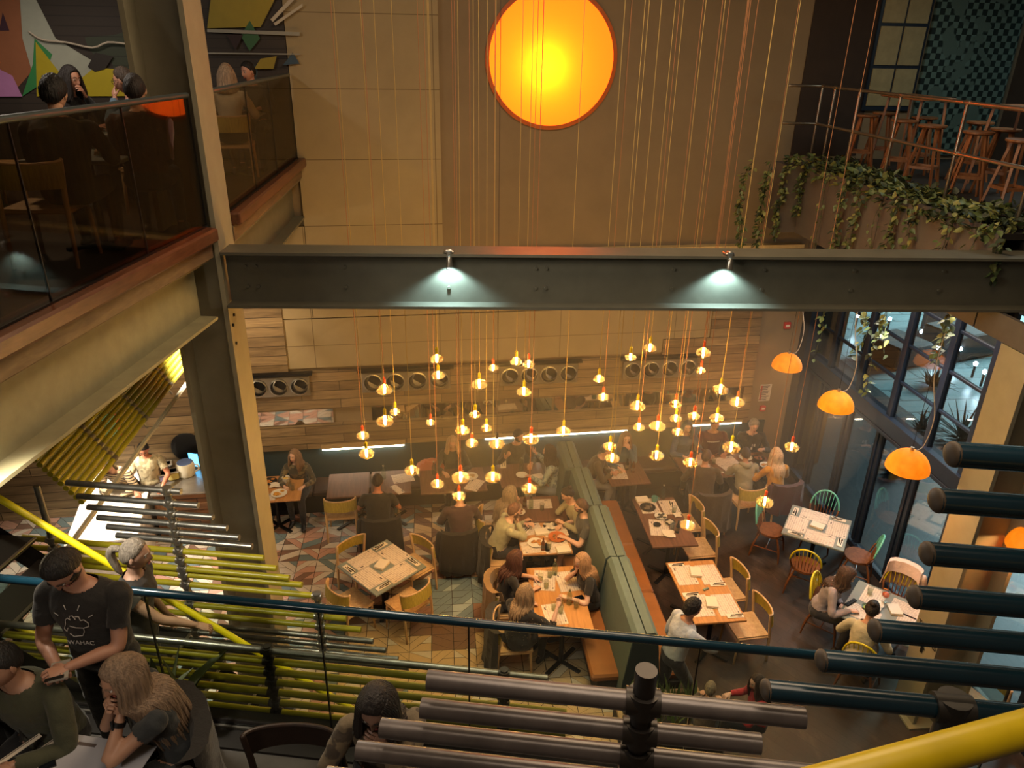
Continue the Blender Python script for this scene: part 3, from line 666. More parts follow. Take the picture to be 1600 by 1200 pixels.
# ------------------------------------------------------------------ upper left floor, beams, columns
def SX(y): return -2.10 + (y-7.2)*.174 if y < 7.2 else -2.07 + (y-7.2)*.015
slab = lambda mb, z0, z1, inset, y0=1.0: mb.prism([(SX(y0)-inset, y0), (SX(7.2)-inset, 7.2), (SX(12.3)-inset, 12.25), (-9.05, 11.6), (-9.05, y0)], z0, z1)
mb = MB(); slab(mb, 5.62, 5.86, .16); struct('floor', mb, mat('upper_boards', '#3a2a1f', .6)).name = 'floor_upper_left'
mb = MB()
for (y0, y1) in ((1.0, 7.15), (7.78, 12.2)):
    p0 = V((SX(y0)-.03, y0, 0)); p1 = V((SX(y1)-.03, y1, 0)); a = math.atan2(p1.y-p0.y, p1.x-p0.x)
    mb.box(((p0.x+p1.x)/2, (p0.y+p1.y)/2, 5.845), ((p1-p0).length, .26, .13), a, .02)
struct('trim', mb, wood('red_brown_nosing', '#4a2a1c', '#704832', .35, 'y')).name = 'trim_floor_nosing'
mb = MB()
for (y0, y1) in ((1.0, 7.15), (7.78, 12.2)):
    p0 = V((SX(y0)-.06, y0, 0)); p1 = V((SX(y1)-.06, y1, 0)); a = math.atan2(p1.y-p0.y, p1.x-p0.x)
    mb.box(((p0.x+p1.x)/2, (p0.y+p1.y)/2, 5.70), ((p1-p0).length, .16, .16), a, .01)
struct('trim', mb, wood('edge_board', '#5b4936', '#7c684c', .6, 'y')).name = 'trim_edge_board'
def ibeam(name, label, p0, p1, z0, z1, wf, m, lip=.028, web=.02):
    p0, p1 = V(p0), V(p1); d = p1-p0; a = math.atan2(d.y, d.x); c = (p0+p1)/2; L = d.length; t = MB()
    t.box((c.x, c.y, z0+lip/2), (L, wf, lip), a); t.box((c.x, c.y, z1-lip/2), (L, wf, lip), a); t.box((c.x, c.y, (z0+z1)/2), (L, web, z1-z0-lip), a)
    o = t.build(name, m, None, False); return tag(o, kind='structure')
ibeam('beam_left', '', (SX(1.0)-.20, 1.0), (SX(7.15)-.20, 7.15), 5.02, 5.62, .36, mat('lit_beam_steel', '#8d8769', .6, 0, .12, 6, .1))  # lighter copy of the beam steel, light on the web put into colour
ibeam('beam_left_far', '', (SX(7.8)-.17, 7.8), (SX(12.2)-.17, 12.15), 5.02, 5.62, .34, STEEL)
def column(name, x0, x1, y0, y1, z1, m):
    t = MB(); tf_ = .045; xm = (x0+x1)/2; ym = (y0+y1)/2
    for x in (x0+tf_/2, x1-tf_/2): t.box((x, ym, z1/2), (tf_, y1-y0, z1))
    t.box((xm, ym, z1/2), (x1-x0-.09, .03, z1)); t.box((xm, ym, .015), (x1-x0+.15, y1-y0+.12, .03))
    return tag(t.build(name, m, None, False), kind='structure')
COLM = mat('column_steel', '#938d76', .6, 0, .07, 5, .04)
column('column_left', -2.57, -2.05, 7.2, 7.75, 10.6, COLM); column('column_right', 5.6, 6.2, 6.11, 6.53, 4.84, COLM)
# girder across the void
PXX = 5.62
gy = lambda x: 7.30 - .066*(x+1.9)
ibeam('beam_girder', '', (-2.03, gy(-2.03)), (6.6, gy(6.6)), 5.12, 5.67, .32, mat('girder_steel', '#5a584c', .45, 0, .12, 4, .05))
mb = MB(); mb.box((PXX, 5.6, 4.98), (.05, 2.7, .26)); struct('trim', mb, mat('fascia_grey', '#56504c', .7)).name = 'trim_soffit_fascia'
t = MB()
for x in [-1.85+.1*k for k in (0, 1)] + [-.9, .1, .95, 1.05, 2.3, 3.2, 4.1, 5.0]:
    for z in (5.3, 5.5): t.cyl((x, gy(x)-.01, z), (x, gy(x)-.032, z), .016, 8)
o = t.build('bolt_heads', M['girder_steel']); o.parent = bpy.data.objects['beam_girder']
t = MB()
for (y, z) in ((7.28, 4.9), (7.36, 4.98), (7.3, 4.7)): t.cyl((-2.055, y, z), (-2.035, y, z), .016, 8)
o = t.build('bolt_heads', BLK); o.parent = bpy.data.objects['column_left']
for k, (px, py) in enumerate(((702, 410), (1139, 415))):
    p = ony(px, py, gy(1 if k == 0 else 2.8)-.15); x = p.x; y = gy(x)-.13
    e = thing('clamp_spotlight', ['small clamped spotlight on the girder, left of the two', 'small clamped spotlight on the girder, nearer the planter wall'][k], 'spotlight', (x, y, 5.67), 0, 'spotlights clamped to the girder')
    t = MB(); t.box((0, 0, .0), (.05, .06, .09), 0, .008); t.box((0, .03, .015), (.09, .1, .02), 0, .005); t.cyl((-.03, -.02, .03), (.03, -.02, .03), .012, 8); t.build('clamp', CHROME, e)
    t = MB(); t.lathe([(.012, .0), (.026, -.02), (.032, -.10), (.028, -.10), (.02, -.05)], (0, -.035, -.02), 14); t.build('lamp_head', CHROME, e)
    t = MB(); t.lathe([(.022, -.085), (0.001, -.085)], (0, -.035, -.02), 12); t.build('lens', emit('cool_lens%d' % k, '#dff6ff', 30), e)
    light('SPOT', 'spot_bulb', (0, .02, -.13), 22, '#c8f4ff', .02, (R(2), 0, 0), e, 125, .5)
# ------------------------------------------------------------------ balustrades upper left
def glassrail(name, label, pts, z0, z1, joints, m, railm, rr=.024, group=None, post=True, railoff=(0, 0)):
    p0, p1 = V(pts[0]), V(pts[1]); d = p1-p0; a = math.atan2(d.y, d.x); L = d.length; e = thing(name, label, 'balustrade', (p0.x, p0.y, z0), a, group)
    ks = [0]+list(joints)+[1]
    for i in range(len(ks)-1):
        x0, x1 = ks[i]*L+.006, ks[i+1]*L-.006; t = MB(); t.box(((x0+x1)/2, 0, (z1-z0)/2), (x1-x0, .014, z1-z0)); t.build('glass_panel', m, e, False)
    t = MB(); t.tube([(0, 0, z1-z0+rr*.6), (L, 0, z1-z0+rr*.6)], rr, 14); t.build('handrail', railm, e)
    t = MB(); t.box((L/2, 0, .0), (L, .05, .05)); t.build('base_channel', BLK, e, False)
    for k in ks: t = MB(); t.box((k*L, 0, (z1-z0)/2), (.008, .016, z1-z0)); t.build('joint_seal', BLK, e, False)
    return e
RAILU = mat('upper_handrail', '#4b5556', .35, .3)
glassrail('glass_balustrade', 'tall dark glass balustrade with steel handrail left of the column', [(SX(1.6)-.02, 1.6, 0), (SX(7.17)-.02, 7.17, 0)], 5.9, 7.03, (.18, .40, .60, .815), GLD, RAILU, group='upper floor glass balustrades')
glassrail('glass_balustrade', 'glass balustrade beyond the column, beside the blonde woman in white', [(SX(7.8)-.02, 7.8, 0), (SX(12.0)-.02, 11.6, 0)], 5.9, 7.03, (.33, .64), glass('balustrade_glass_far', '#d6cab4', .04, .03), RAILU, group='upper floor glass balustrades')
# ------------------------------------------------------------------ right mezzanine: planter, deck, rail
PX = 5.6
mb = MB(); mb.box((7.72, 9.55, 5.72), (3.3, 5.2, .28)); struct('floor', mb, mat('deck_dark', '#241d19', .7)).name = 'floor_mezzanine'
PLM = mat('planter_grey', '#56504c', .7, 0, .07, 4)
mb = MB()
ys = [6.97, 7.7, 8.4, 9.1, 9.8, 10.5, 11.3]
for i in range(6): mb.box((PX+.02, (ys[i]+ys[i+1])/2, 5.36), (.04, ys[i+1]-ys[i]-.012, 1.02))
mb.box((PX+.45, 9.13, 5.36), (.04, 4.33, 1.02)); mb.box((PX+.23, 9.13, 4.87), (.42, 4.33, .04)); mb.box((5.86, 11.55, 5.36), (1.1, .5, 1.02))
o = mb.build('planter_trough', PLM, None, False); tag(o, 'long grey planter trough along the edge of the right mezzanine', 'planter')
mb = MB(); mb.box((PX+.23, 9.13, 5.80), (.38, 4.3, .06)); tag(mb.build('planter_soil', mat('soil', '#1d1712', .95), None, False), 'dark soil filling the long mezzanine planter', 'soil', kind='stuff')
mb = MB(); mb.box((7.9, 8.1, 4.96), (2.9, 8.3, .1)); struct('ceiling', mb, mat('soffit', '#3a332c', .85)).name = 'ceiling_soffit'
e = thing('tube_railing', 'copper-lit metal tube railing around the right mezzanine', 'railing', (PX+.25, 0, 5.86))
RLM = mat('railing_tube', '#a09384', .3, .9)
yy = [7.1, 8.3, 9.6, 10.6, 11.3, 11.7]
for h in (1.12, .58):
    t = MB(); t.tube([(0, 6.95, h), (0, 11.7, h)], .021, 12); t.build('rail', RLM, e)
    t = MB(); t.tube([(0, 11.7, h), (-.5, 11.75, h)], .021, 12); t.build('rail', RLM, e)
for y in yy:
    t = MB(); t.tube([(0, y, -.06), (0, y, 1.12)], .019, 10); o = t.build('post', RLM, e)
    
    for h in (.58, 1.12): t = MB(); t.tube([(0, y-.04, h), (0, y+.04, h)], .027, 10); t.build('clamp', RLM, o)
# upper right: tiled wall with crosses, window with blind
m, nt, b = newmat('cross_tiles'); v = coords(nt, 'Object', (7, 7, 7)); ck = nt.nodes.new('ShaderNodeTexChecker'); ck.inputs['Scale'].default_value = 1; nt.links.new(coords(nt, 'Object', (11, 1, 11)), ck.inputs[0])
k = noisen(nt, v, .55, 1); ck.inputs[1].default_value = lin('#56706e'); ck.inputs[2].default_value = lin('#1c2a2b')
nt.links.new(mix(nt, ck.outputs[0], lin('#4d6361'), ramp(nt, k, [(.56, (0, 0, 0, 1)), (.60, (1, 1, 1, 1))])), b.inputs['Base Color']); b.inputs['Roughness'].default_value = .35
mb = MB(); wbox(mb, 7.75, 9.3, 5.9, 9, 0, .06); struct('trim', mb, m).name = 'trim_patterned_tiles'
mb = MB(); wbox(mb, 5.75, 6.9, 5.9, 9, 0, .02); struct('trim', mb, mat('dark_corner', '#2d211a', .8)).name = 'trim_dark_panel'
e = thing('window_1', None, None, WP(7.25, 7.55, .05), WALLANG); e['kind'] = 'structure'
t = MB(); t.box((0, 0, 0), (.86, .04, 1.9)); t.build('window_frame', BLUEF, e, False)
for i in (-1, 1):
    for j in (-1, 0, 1):
        t = MB(); t.box((i*.2, -.03, j*.6), (.36, .02, .55)); t.build('window_pane', mat('blind_cream', '#8d8565', .6), e, False)
        for s_ in range(6): t = MB()
# ------------------------------------------------------------------ facade glass on the right
GX = 6.73
e = thing('window_2', None, None, (GX, 0, 0)); e['kind'] = 'structure'
def bar(nm, c, d, m=BLUEF, par=None, bev=.006):
    t = MB(); t.box(c, d, 0, bev); return t.build(nm, m, par if par is not None else e)
bar('transom', (0, 8.4, 2.36), (.20, 7.7, .24)); bar('transom', (-.05, 8.4, 2.20), (.10, 7.7, .06)); bar('sill', (0, 8.4, .05), (.14, 7.7, .10)); bar('head', (0, 8.4, 4.80), (.14, 7.7, .12))
ym = [12.15, 11.39, 10.46, 9.53, 8.60, 7.80, 6.9, 6.0, 5.1, 4.6]
for i in range(len(ym)-1):
    y1, y0 = ym[i], ym[i+1]; bar('mullion', (0, y0, 3.62), (.09, .11 if i != 4 else .16, 2.3))
    for z in (3.05, 3.62, 4.19): bar('glazing_bar', (0, (y0+y1)/2, z), (.05, y1-y0-.1, .045))
    t = MB(); t.box((.0, (y0+y1)/2, 3.6), (.012, y1-y0, 2.4)); t.build('glass_pane', GLW, e, False)
yl = [12.15, 11.45, 10.55, 9.62, 8.68, 7.75, 6.8, 5.85, 4.6]
for i in range(len(yl)-1):
    y1, y0 = yl[i], yl[i+1]
    bar('mullion', (0, y0+.05, 1.17), (.09, .07, 2.1)); bar('mullion', (0, y0-.05, 1.17), (.08, .07, 2.1))
    t = MB(); t.box((.0, (y0+y1)/2, 1.17), (.012, y1-y0, 2.1)); t.build('glass_pane', GLW, e, False)
# outside: planters, spiky plants, small glowing globes added for glare, low blocks
def spiky(name, label, p, n, L, w, m, tilt=(20, 75), cat='plant', group=None, th=.004, seed=0):
    rs = random.Random(seed); e = thing(name, label, cat, p, 0, group)
    t = MB()
    for i in range(n):
        a = rs.uniform(0, 2*PI); ti = R(rs.uniform(*tilt)); l = L*rs.uniform(.6, 1.1); d = V((math.cos(a), math.sin(a), 0)); s = V((-math.sin(a), math.cos(a), 0)); b0 = V((rs.uniform(-.5, .5)*w*6, rs.uniform(-.5, .5)*w*6, 0)); g = []
        for k in range(5):
            u = k/4; q = b0 + d*l*math.sin(ti)*u + V((0, 0, l*math.cos(ti)*u - .25*l*u*u*math.sin(ti))); ww = w*(1-u**1.5)+.001
            g.append([q - s*ww + V((0, 0, ww*.4)), q, q + s*ww + V((0, 0, ww*.4))])
        t.sheet(g, th)
    t.build('leaves', m, e); return e
DG = mat('dark_leaf', '#1e2a1a', .6); 
for k, (px, py, s) in enumerate(((1505, 668, .9), (1445, 655, .5), (1415, 712, .5), (1462, 585, .5))):
    q = onz(px, py, .3); spiky('spiky_garden_plant', ['large spiky palm outside the window beside the cream column', 'dark spiky plant on the paving outside, above the middle orange shade', 'spiky plant low outside the window over the nearest orange shade', 'spiky plant outside beyond the hanging vines'][k], (q.x, q.y, .0), 46, 1.2*s, .035, DG, (10, 80), group='spiky plants on the paving outside', seed=k)
for k, (px, py, d) in enumerate(((1520, 528, (2.6, 1.2, .7)), (1400, 545, (1.2, 1.2, .6)), (1482, 505, (1.0, 1.0, .8)))):
    q = onz(px, py, .3); t = MB(); t.box((q.x, q.y, d[2]/2), d, .3, .05); tag(t.build('stone_bench', mat('outdoor_stone', '#3a3f40', .7)), ['long dark stone block seat on the paving outside the window', 'low dark stone block outside behind the vines', 'dark square stone block furthest out on the paving'][k], 'bench', 'dark stone blocks outside')
WL = emit('white_glare', '#dff2ff', 40)
for k, (px, py) in enumerate(((1428, 516), (1440, 520), (1466, 545), (1500, 547), (1524, 570), (1538, 583), (1390, 500), (1340, 495))):
    q = onz(px, py, .35); e2 = thing('glare_globe', f'small white globe added for glare outside the window, {nth(k+1)} of the eight', 'glare globe', (q.x, q.y, 0), 0, 'glare globes outside')
    t = MB(); t.cyl((0, 0, 0), (0, 0, .35), .03, 8); t.build('post', BLK, e2); t = MB(); t.ell((0, 0, .38), .05, .05, .06, 12, 8); t.build('globe', WL, e2)
light('AREA', 'plaza_floodlight', (25, 22, 8), 8000, '#cfeef0', 6)
# ------------------------------------------------------------------ tubes: guards of the stair
def guard(name, label, y0, s, rows, posts, r=.024, group=None, capm=None, postm=None, clampm=None, cat='tube guard'):
    """rows: (x0, x1, z, material); vertical plane y=y0+s*x; posts: (x, z0, z1)"""
    e = thing(name, label, cat, (0, y0, 0), 0, group); a = lambda x, z: V((x, s*x, z))
    for x0, x1, z, m in rows:
        t = MB(); t.cyl(a(x0, z), a(x1, z), r, 18); o = t.build('tube', m, e)
        if capm:
            t = MB(); dx = .002; t.ell(a(x0, z), r*.55, r*1.03, r*1.03, 18, 10); t.build('end_cap', capm, o)
    for x, z0, z1 in posts:
        t = MB(); off = V((0, -2*r*.9, 0)); t.cyl(V((x, s*x, z0))+off*0, V((x, s*x, z1)), r*1.05, 16); p = t.build('post', postm or GALV, e)
        for x0, x1, z, m in rows:
            if x0-.02 <= x <= x1+.02 and z0-.02 <= z <= z1+.02: t = MB(); t.cyl(a(x, z-r*1.25), a(x, z+r*1.25), r*1.45, 16); t.cyl(a(x-r*1.6, z), a(x+r*1.6, z), r*1.35, 16); t.build('clamp', clampm or postm or GALV, p)
    return e
DKP = mat('dark_steel_post', '#4a4742', .4, .8, .2, 20, .2)
# far screen (descends to the right in steps)
gy0, gs = 4.59, -.21
def gx(px, py): return onp(px, py, gy0, gs)
ends = [(283, 768), (310, 790), (333, 808), (355, 825), (374, 840), (394, 854), (412, 872), (432, 888), (452, 903), (472, 914), (496, 931), (519, 950), (541, 967), (564, 984), (583, 1002), (603, 1016), (622, 1030), (638, 1043), (655, 1058)]
rows = []; zs = []
for k, (px, py) in enumerate(ends):
    q = gx(px, py); x0 = -3.35 if k > 5 else -2.85+.06*k; rows.append((x0, q.x, q.z, GALV if (k < 6 or k > 13) else YPIPE)); zs.append(q.z)
guard('stair_tube_screen', 'far stepped screen of grey and yellow tubes beyond the staircase', gy0, gs, rows, [(gx(262, 770).x, zs[-4], zs[0]+.02), (gx(495, 925).x, zs[-2], zs[10]), (gx(60, 770).x, zs[-6], zs[0]-.05)], .0235, 'stair tube screens', clampm=CHROME)
# near screen right behind the glass
ny0, ns = 3.635, -.214
rows = [(-3.4, .62, 3.86, GALV)] + [(-3.4, .75, 3.86-.092*k, YPIPE) for k in range(1, 8)]
guard('stair_tube_screen', 'near level screen of yellow tubes under one grey top tube, behind the glass', ny0, ns, rows, [(onp(420, 1030, ny0, ns).x, 3.2, 3.90), (-2.45, 3.2, 3.90), (.35, 3.2, 3.9)], .0235, 'stair tube screens', postm=DKP)
# bright yellow stair handrails
for k, (pts, lb) in enumerate((([(-3.3, 4.62, 4.93), (-2.9, 4.56, 4.62), (-1.36, 4.34, 3.40), (-.55, 4.2, 2.78)], 'long bright yellow stair handrail, the one the ponytailed woman holds'), ([(-4.4, 4.75, 5.0), (-3.35, 4.45, 4.28), (-2.15, 4.12, 3.45)], 'short length of bright yellow stair handrail behind the waiter'))):
    if k == 1: A = onp(-40, 945, 4.0, -.15); B = onp(55, 992, 4.0, -.15); pts = [A, B, B+(B-A)*.35]
    t = MB(); t.tube(pts, .024, 14); o = t.build('yellow_handrail', YRAIL); tag(o, lb, 'handrail', 'yellow stair handrails')
# side wall of horizontal yellow tubes under the upper floor
x = -2.95; z0 = 4.03; e2 = thing('tube_wall', 'slanting wall of long yellow tubes with white clamps under the upper left floor', 'tube wall', (x, 0, 0))
for k in range(19):
    z = z0 + .045*k; xx = -.03*k
    t = MB(); t.cyl((xx, 5.5, z), (xx, 10.6-.12*k, z), .024, 14); t.build('tube', YPIPE, e2)
for y in (6.2, 7.0, 7.8, 8.6, 9.4):
    t = MB(); t.tube([(.0, y, z0-.1), (-.03*18, y, z0+.9)], .012, 8)
    for k in range(19): t.cyl((-.03*k, y-.03, z0+.045*k), (-.03*k, y+.03, z0+.045*k), .0285, 12)
    t.build('clamp_post', CHROME, e2)
t = MB(); t.box((.08, 7.4, z0-.10), (.03, 5.4, .03)); t.build('cover_strip', mat('cream_strip', '#b7b095', .5), e2)
# stair treads and stringers
e2 = thing('staircase', 'steel staircase with dark treads going down between the tube screens', 'staircase', (0, 0, 0))
for k in range(11):
    xx = -3.35+.27*k; z = 3.98-.205*k; t = MB(); t.box((xx, 4.33-.213*(xx+1.5), z), (.30, .78, .04), -.21, .004); o = t.build('tread', DARK, e2)
    t = MB(); t.box((xx+.15, 4.33-.213*(xx+1.65), z+.018), (.02, .78, .012), -.21); t.build('nosing', CHROME, o)
for dy in (-.41, .41):
    t = MB(); a = V((-3.5, 4.33+.213*2+dy, 4.0)); b2 = V((-.5, 4.33-.213+dy, 1.72)); u = V((0, 0, 1)); t.loft([(a, V((0, .015, 0)), V((0, 0, .14))), (b2, V((0, .015, 0)), V((0, 0, .14)))], 4); t.build('stringer', DARK, e2, False)
for x_, z_ in ((-.7, 1.85), (-3.2, 3.75)): t = MB(); t.cyl((x_, 4.33-.213*(x_+1.5), 0), (x_, 4.33-.213*(x_+1.5), z_), .05, 12); t.build('support_post', DARK, e2)
# ------------------------------------------------------------------ mid level floor and its glass rail
EY = lambda x: 3.485 - .214*x
mb = MB(); mb.prism([(-6, EY(-6)), (3.2, EY(3.2)), (3.2, -.9), (-6, -.9)], 3.12, 3.3); struct('floor', mb, CONC).name = 'floor_mid_level'
mb = MB(); a = math.atan(-.214); mb.box((-1.4, EY(-1.4)+.03, 3.27), (9.4, .10, .22), a, .01); mb.box((-1.4, EY(-1.4)-.10, 3.305), (9.4, .16, .03), a); struct('trim', mb, mat('dark_edge', '#1a1613', .45)).name = 'trim_mid_edge'
mb = MB(); mb.box((-1.4, EY(-1.4)-.03, 3.335), (9.4, .02, .02), a); struct('trim', mb, CHROME).name = 'trim_mid_metal_line'
jt = [(onp(5, 1000, 3.53, -.214).x+5)/8.1, (onp(262, 1060, 3.53, -.214).x+5)/8.1, (onp(515, 1085, 3.53, -.214).x+5)/8.1, (onp(733, 1085, 3.53, -.214).x+5)/8.1, (onp(1078, 1080, 3.53, -.214).x+5)/8.1]
glassrail('glass_balustrade', 'long clear glass balustrade with dark teal handrail across the mid level', [(-5, 3.485+1.07, 0), (3.1, 3.485-.663, 0)], 3.34, 4.37, jt, GL, TEALT, .027)
# ------------------------------------------------------------------ near guard beside the camera
ny, nsl = 1.10, -.214
tl = [(1490, 710), (1465, 782), (1450, 865), (1430, 933), (1368, 985), (1285, 1032), (1198, 1078)]
rows = []
for px, py in tl: q = onp(px, py, ny, nsl); rows.append((q.x, 3.2, q.z, TEALT))
capm = mat('brown_end_cap', '#4a3f33', .6)
q = onp(1478, 1105, ny, nsl)
guard('near_tube_guard', 'stack of thick dark teal tubes with brown end caps at the right', ny, nsl, rows, [(q.x+.01, 5.9, q.z+.005)], .0198, 'tube guards in the foreground', capm, mat('clamp_grey', '#3c3b39', .45, .6, .1))
gl = [(668, 1062, 1.9), (658, 1106, 1.75), (595, 1137, 1.65), (558, 1172, 1.6), (510, 1212, 1.5)]
rows = []
for i, (px, py, sc) in enumerate(gl):
    q = onp(px, py, ny-.0, nsl); rows.append((q.x, onp(1255-i*60 if i < 2 else 1420, 1130, ny, nsl).x, q.z, GALV if 1 else DKP))
GDK = mat('dark_galvanised', '#6c6767', .34, .35, .22, 10, .15)
rows = [(a_, b_, c_, GDK) for a_, b_, c_, d_ in rows]
q = onp(1008, 1066, ny, nsl)
guard('near_tube_guard', 'stack of thick scuffed grey tubes with a capped post along the bottom', ny, nsl, rows, [(q.x, 5.9, q.z+.03)], .0198, 'tube guards in the foreground', None, mat('post_grey', '#3f3c3a', .4, .6, .15), None)
A = depth(1330, 1215, .72); B = depth(1640, 1128, .80); t = MB(); t.tube([A-(B-A)*.6, B+(B-A)*1.5], .019, 16); tag(t.build('yellow_handrail', mat('dark_yellow_tube', '#b09a10', .35, 0, .15, 8)), 'thick yellow handrail tube in the bottom right corner', 'handrail', 'yellow stair handrails')
# ------------------------------------------------------------------ kitchen corner on the left
e2 = thing('service_counter', 'wooden service counter with a steel top by the kitchen pass', 'counter', (-3.95, 10.95, 0), .05)
t = MB(); t.box((0, 0, .45), (1.3, .7, .88)); t.build('cabinet', wood('counter_boards', '#6a472c', '#946a42', .6, 'x', planks=(.2, 1.3, .01)), e2, False)
t = MB(); t.box((0, 0, .91), (1.36, .76, .04), 0, .006); t.build('worktop', mat('worktop_steel', '#958f86', .3, .7), e2)
for k in range(3): t = MB(); t.box((0, -.36, .66-.22*k), (1.1, .03, .12)); t.build('shelf_board', M['counter_boards'], e2, False)
e2 = thing('service_counter', 'brightly lit white kitchen counter under the pass', 'counter', (-5.1, 10.35, 0), .2)
t = MB(); t.box((0, 0, .44), (.9, 2.0, .88)); t.build('cabinet', mat('counter_white', '#cfc8bc', .5), e2, False); t = MB(); t.box((0, 0, .90), (.96, 2.06, .04), 0, .006); t.build('worktop', mat('white_top', '#e6e2da', .3), e2)
e2 = thing('serving_jug', 'large white jug with a blue lid on the service counter', 'jug', tuple(onz(292, 742, .93)))
t = MB(); t.lathe([(.0, 0), (.12, 0), (.14, .03), (.145, .2), (.13, .24), (.12, .24), (.13, .2), (.12, .03), (0, .02)], (0, 0, 0), 22); t.tube([(.13, 0, .2), (.2, 0, .18), (.2, 0, .1), (.135, 0, .06)], .014, 8, smooth=3); t.build('jug_body', mat('jug_white', '#ded6c0', .4), e2)
t = MB(); t.lathe([(.125, .235), (.12, .25), (0.001, .25)], (0, 0, 0), 20); t.build('lid', mat('lid_blue', '#5b6f9e', .5), e2)
e2 = thing('tablet_screen', 'glowing blue tablet screen standing on the service counter', 'tablet', tuple(onz(305, 732, .93)))
t = MB(); t.box((0, .02, .16), (.20, .02, .28), -.3, .005); t.build('case', BLK, e2); t = MB(); t.box((0, .005, .16), (.17, .006, .24), -.3); t.build('screen', emit('screen_blue', '#4fa8e0', 2.2), e2, False)
t = MB(); t.lathe([(0, 0), (.26, 0), (.27, .02), (.25, .03), (0, .03)], (0, 0, 0), 26, axis=Matrix.Rotation(R(90), 3, 'X')); o = t.build('round_tray', BLK); o.location = WP(-4.25, 1.25, .12); tag(o, 'round black tray leaning on the timber wall behind the tablet', 'tray')
for k, (px, py, h, c, lb) in enumerate(((258, 750, .14, '#9d93b8', 'lilac cloth bundle in a tub on the service counter'), (272, 748, .16, '#c5b468', 'pale yellow container on the service counter'), (262, 728, .06, '#cfc7b8', 'low stack of white napkins on the service counter'))):
    q = onz(px, py, .93); t = MB(); t.box((0, 0, h/2), (.2-.03*k, .16, h), .3, .03); o = t.build('counter_tub', mat('tub%d' % k, c, .6)); o.location = q; tag(o, lb, 'tub')
    t = MB(); t.box((0, 0, h-.01), (.22-.03*k, .18, .02), .3, .01); t.build('rim', mat('tub_rim', '#8d8578', .5), o)
t = MB(); t.box((0, 0, 0), (.34, .03, .5), 0, .004); o = t.build('menu_board', BLK); o.location = WP(-5.35, 1.72, .12); o.rotation_euler.z = WALLANG; tag(o, 'small framed colourful board on the timber wall near the kitchen', 'picture')
t = MB(); t.box((-.03, -.018, .02), (.2, .006, .4)); t.build('board_print', mat('print_teal', '#4f9a8c', .6), o); t = MB(); t.box((.1, -.018, .02), (.06, .006, .4)); t.build('board_margin', mat('print_red', '#b8433b', .6), o)
# heat lamp over the pass
e2 = thing('pass_lamp', 'bright lamp hanging over the kitchen pass counter', 'pendant lamp', (-5.1, 10.3, 2.2)); t = MB(); t.lathe([(.03, .2), (.06, .16), (.16, 0), (.15, 0), (.05, .15)], (0, 0, 0), 18); t.cyl((0, 0, .2), (0, 0, 2.7), .006, 6); t.build('shade', CHROME, e2)
t = MB(); t.ell((0, 0, .04), .05, .05, .06, 12, 8); t.build('bulb', emit('pass_bulb', '#fff2d8', 60), e2)
light('SPOT', 'pass_bulb_light', (-5.1, 10.3, 2.15), 90, '#fff0d8', .1, (0, 0, 0), None, 110, .5)
# ------------------------------------------------------------------ pendants
BULB = [(682.5,560,23,'y'),(684.7,586,22,'y'),(600.8,608,26,'o'),(601.7,657,28,'y'),(617.9,643,18,'y'),(567,680,21,'o'),(572.6,708,23,'y'),(673,659.5,16,'o'),(643.9,734,23,'y'),(683.5,755.5,20,'o'),
(719.9,745,28,'o'),(717.3,774.5,21,'o'),(723,671.6,22,'y'),(737.6,691.5,20,'o'),(742.3,647,19,'y'),(749,599.7,25,'y'),(760,668.4,20,'y'),(770.5,574.4,17,'o'),(776.5,692.8,25,'k'),(770.2,744.4,27,'y'),
(806.6,564,21,'y'),(826,568.7,21,'o'),(818.7,611.4,22,'y'),(829.7,685,27,'o'),(827.2,762.8,25,'o'),(880.5,673,24,'y'),(935.9,591.5,19,'y'),(942.5,620,20,'o'),(985.3,557.6,19,'y'),(1015.7,543.3,22,'y'),
(996,633.6,25,'y'),(998.3,666.8,20,'o'),(1027.4,665,25,'o'),(1025.8,711,24,'y'),(953,697,22,'y'),(956.5,715,22,'y'),(1055.3,631,21,'o'),(1056,653.5,20,'y'),(1059,674.7,20,'o'),(1084.4,649.4,19,'o'),
(1078.7,722,23,'o'),(1099,550.3,22,'o'),(1095,578.8,17,'o'),(1125.9,608,25,'y'),(1120,652.6,21,'y'),(1151.8,628,24,'o'),(1142.7,698.5,27,'y'),(1074.6,819.5,24,'o'),(1195,783.4,26,'o'),(1237,697.9,23,'o')]
SOCK = {'y': mat('socket_yellow', '#c9b21c', .4), 'o': mat('socket_orange', '#d4552a', .4), 'k': mat('socket_black', '#2a2522', .4)}
CORD = {'y': mat('cord_yellow', '#b79a5c', .7), 'o': mat('cord_copper', '#a5704a', .6), 'k': mat('cord_dark', '#4a3a2c', .6)}
GLB = glass('amber_bulb_glass', '#ffdf9a', .16, .05, .965); FIL = emit('filament', '#ffe0a0', 60)
protos = {}
cnt = {'y': 0, 'o': 0, 'k': 0}; nm = {'y': 'yellow', 'o': 'orange', 'k': 'black'}
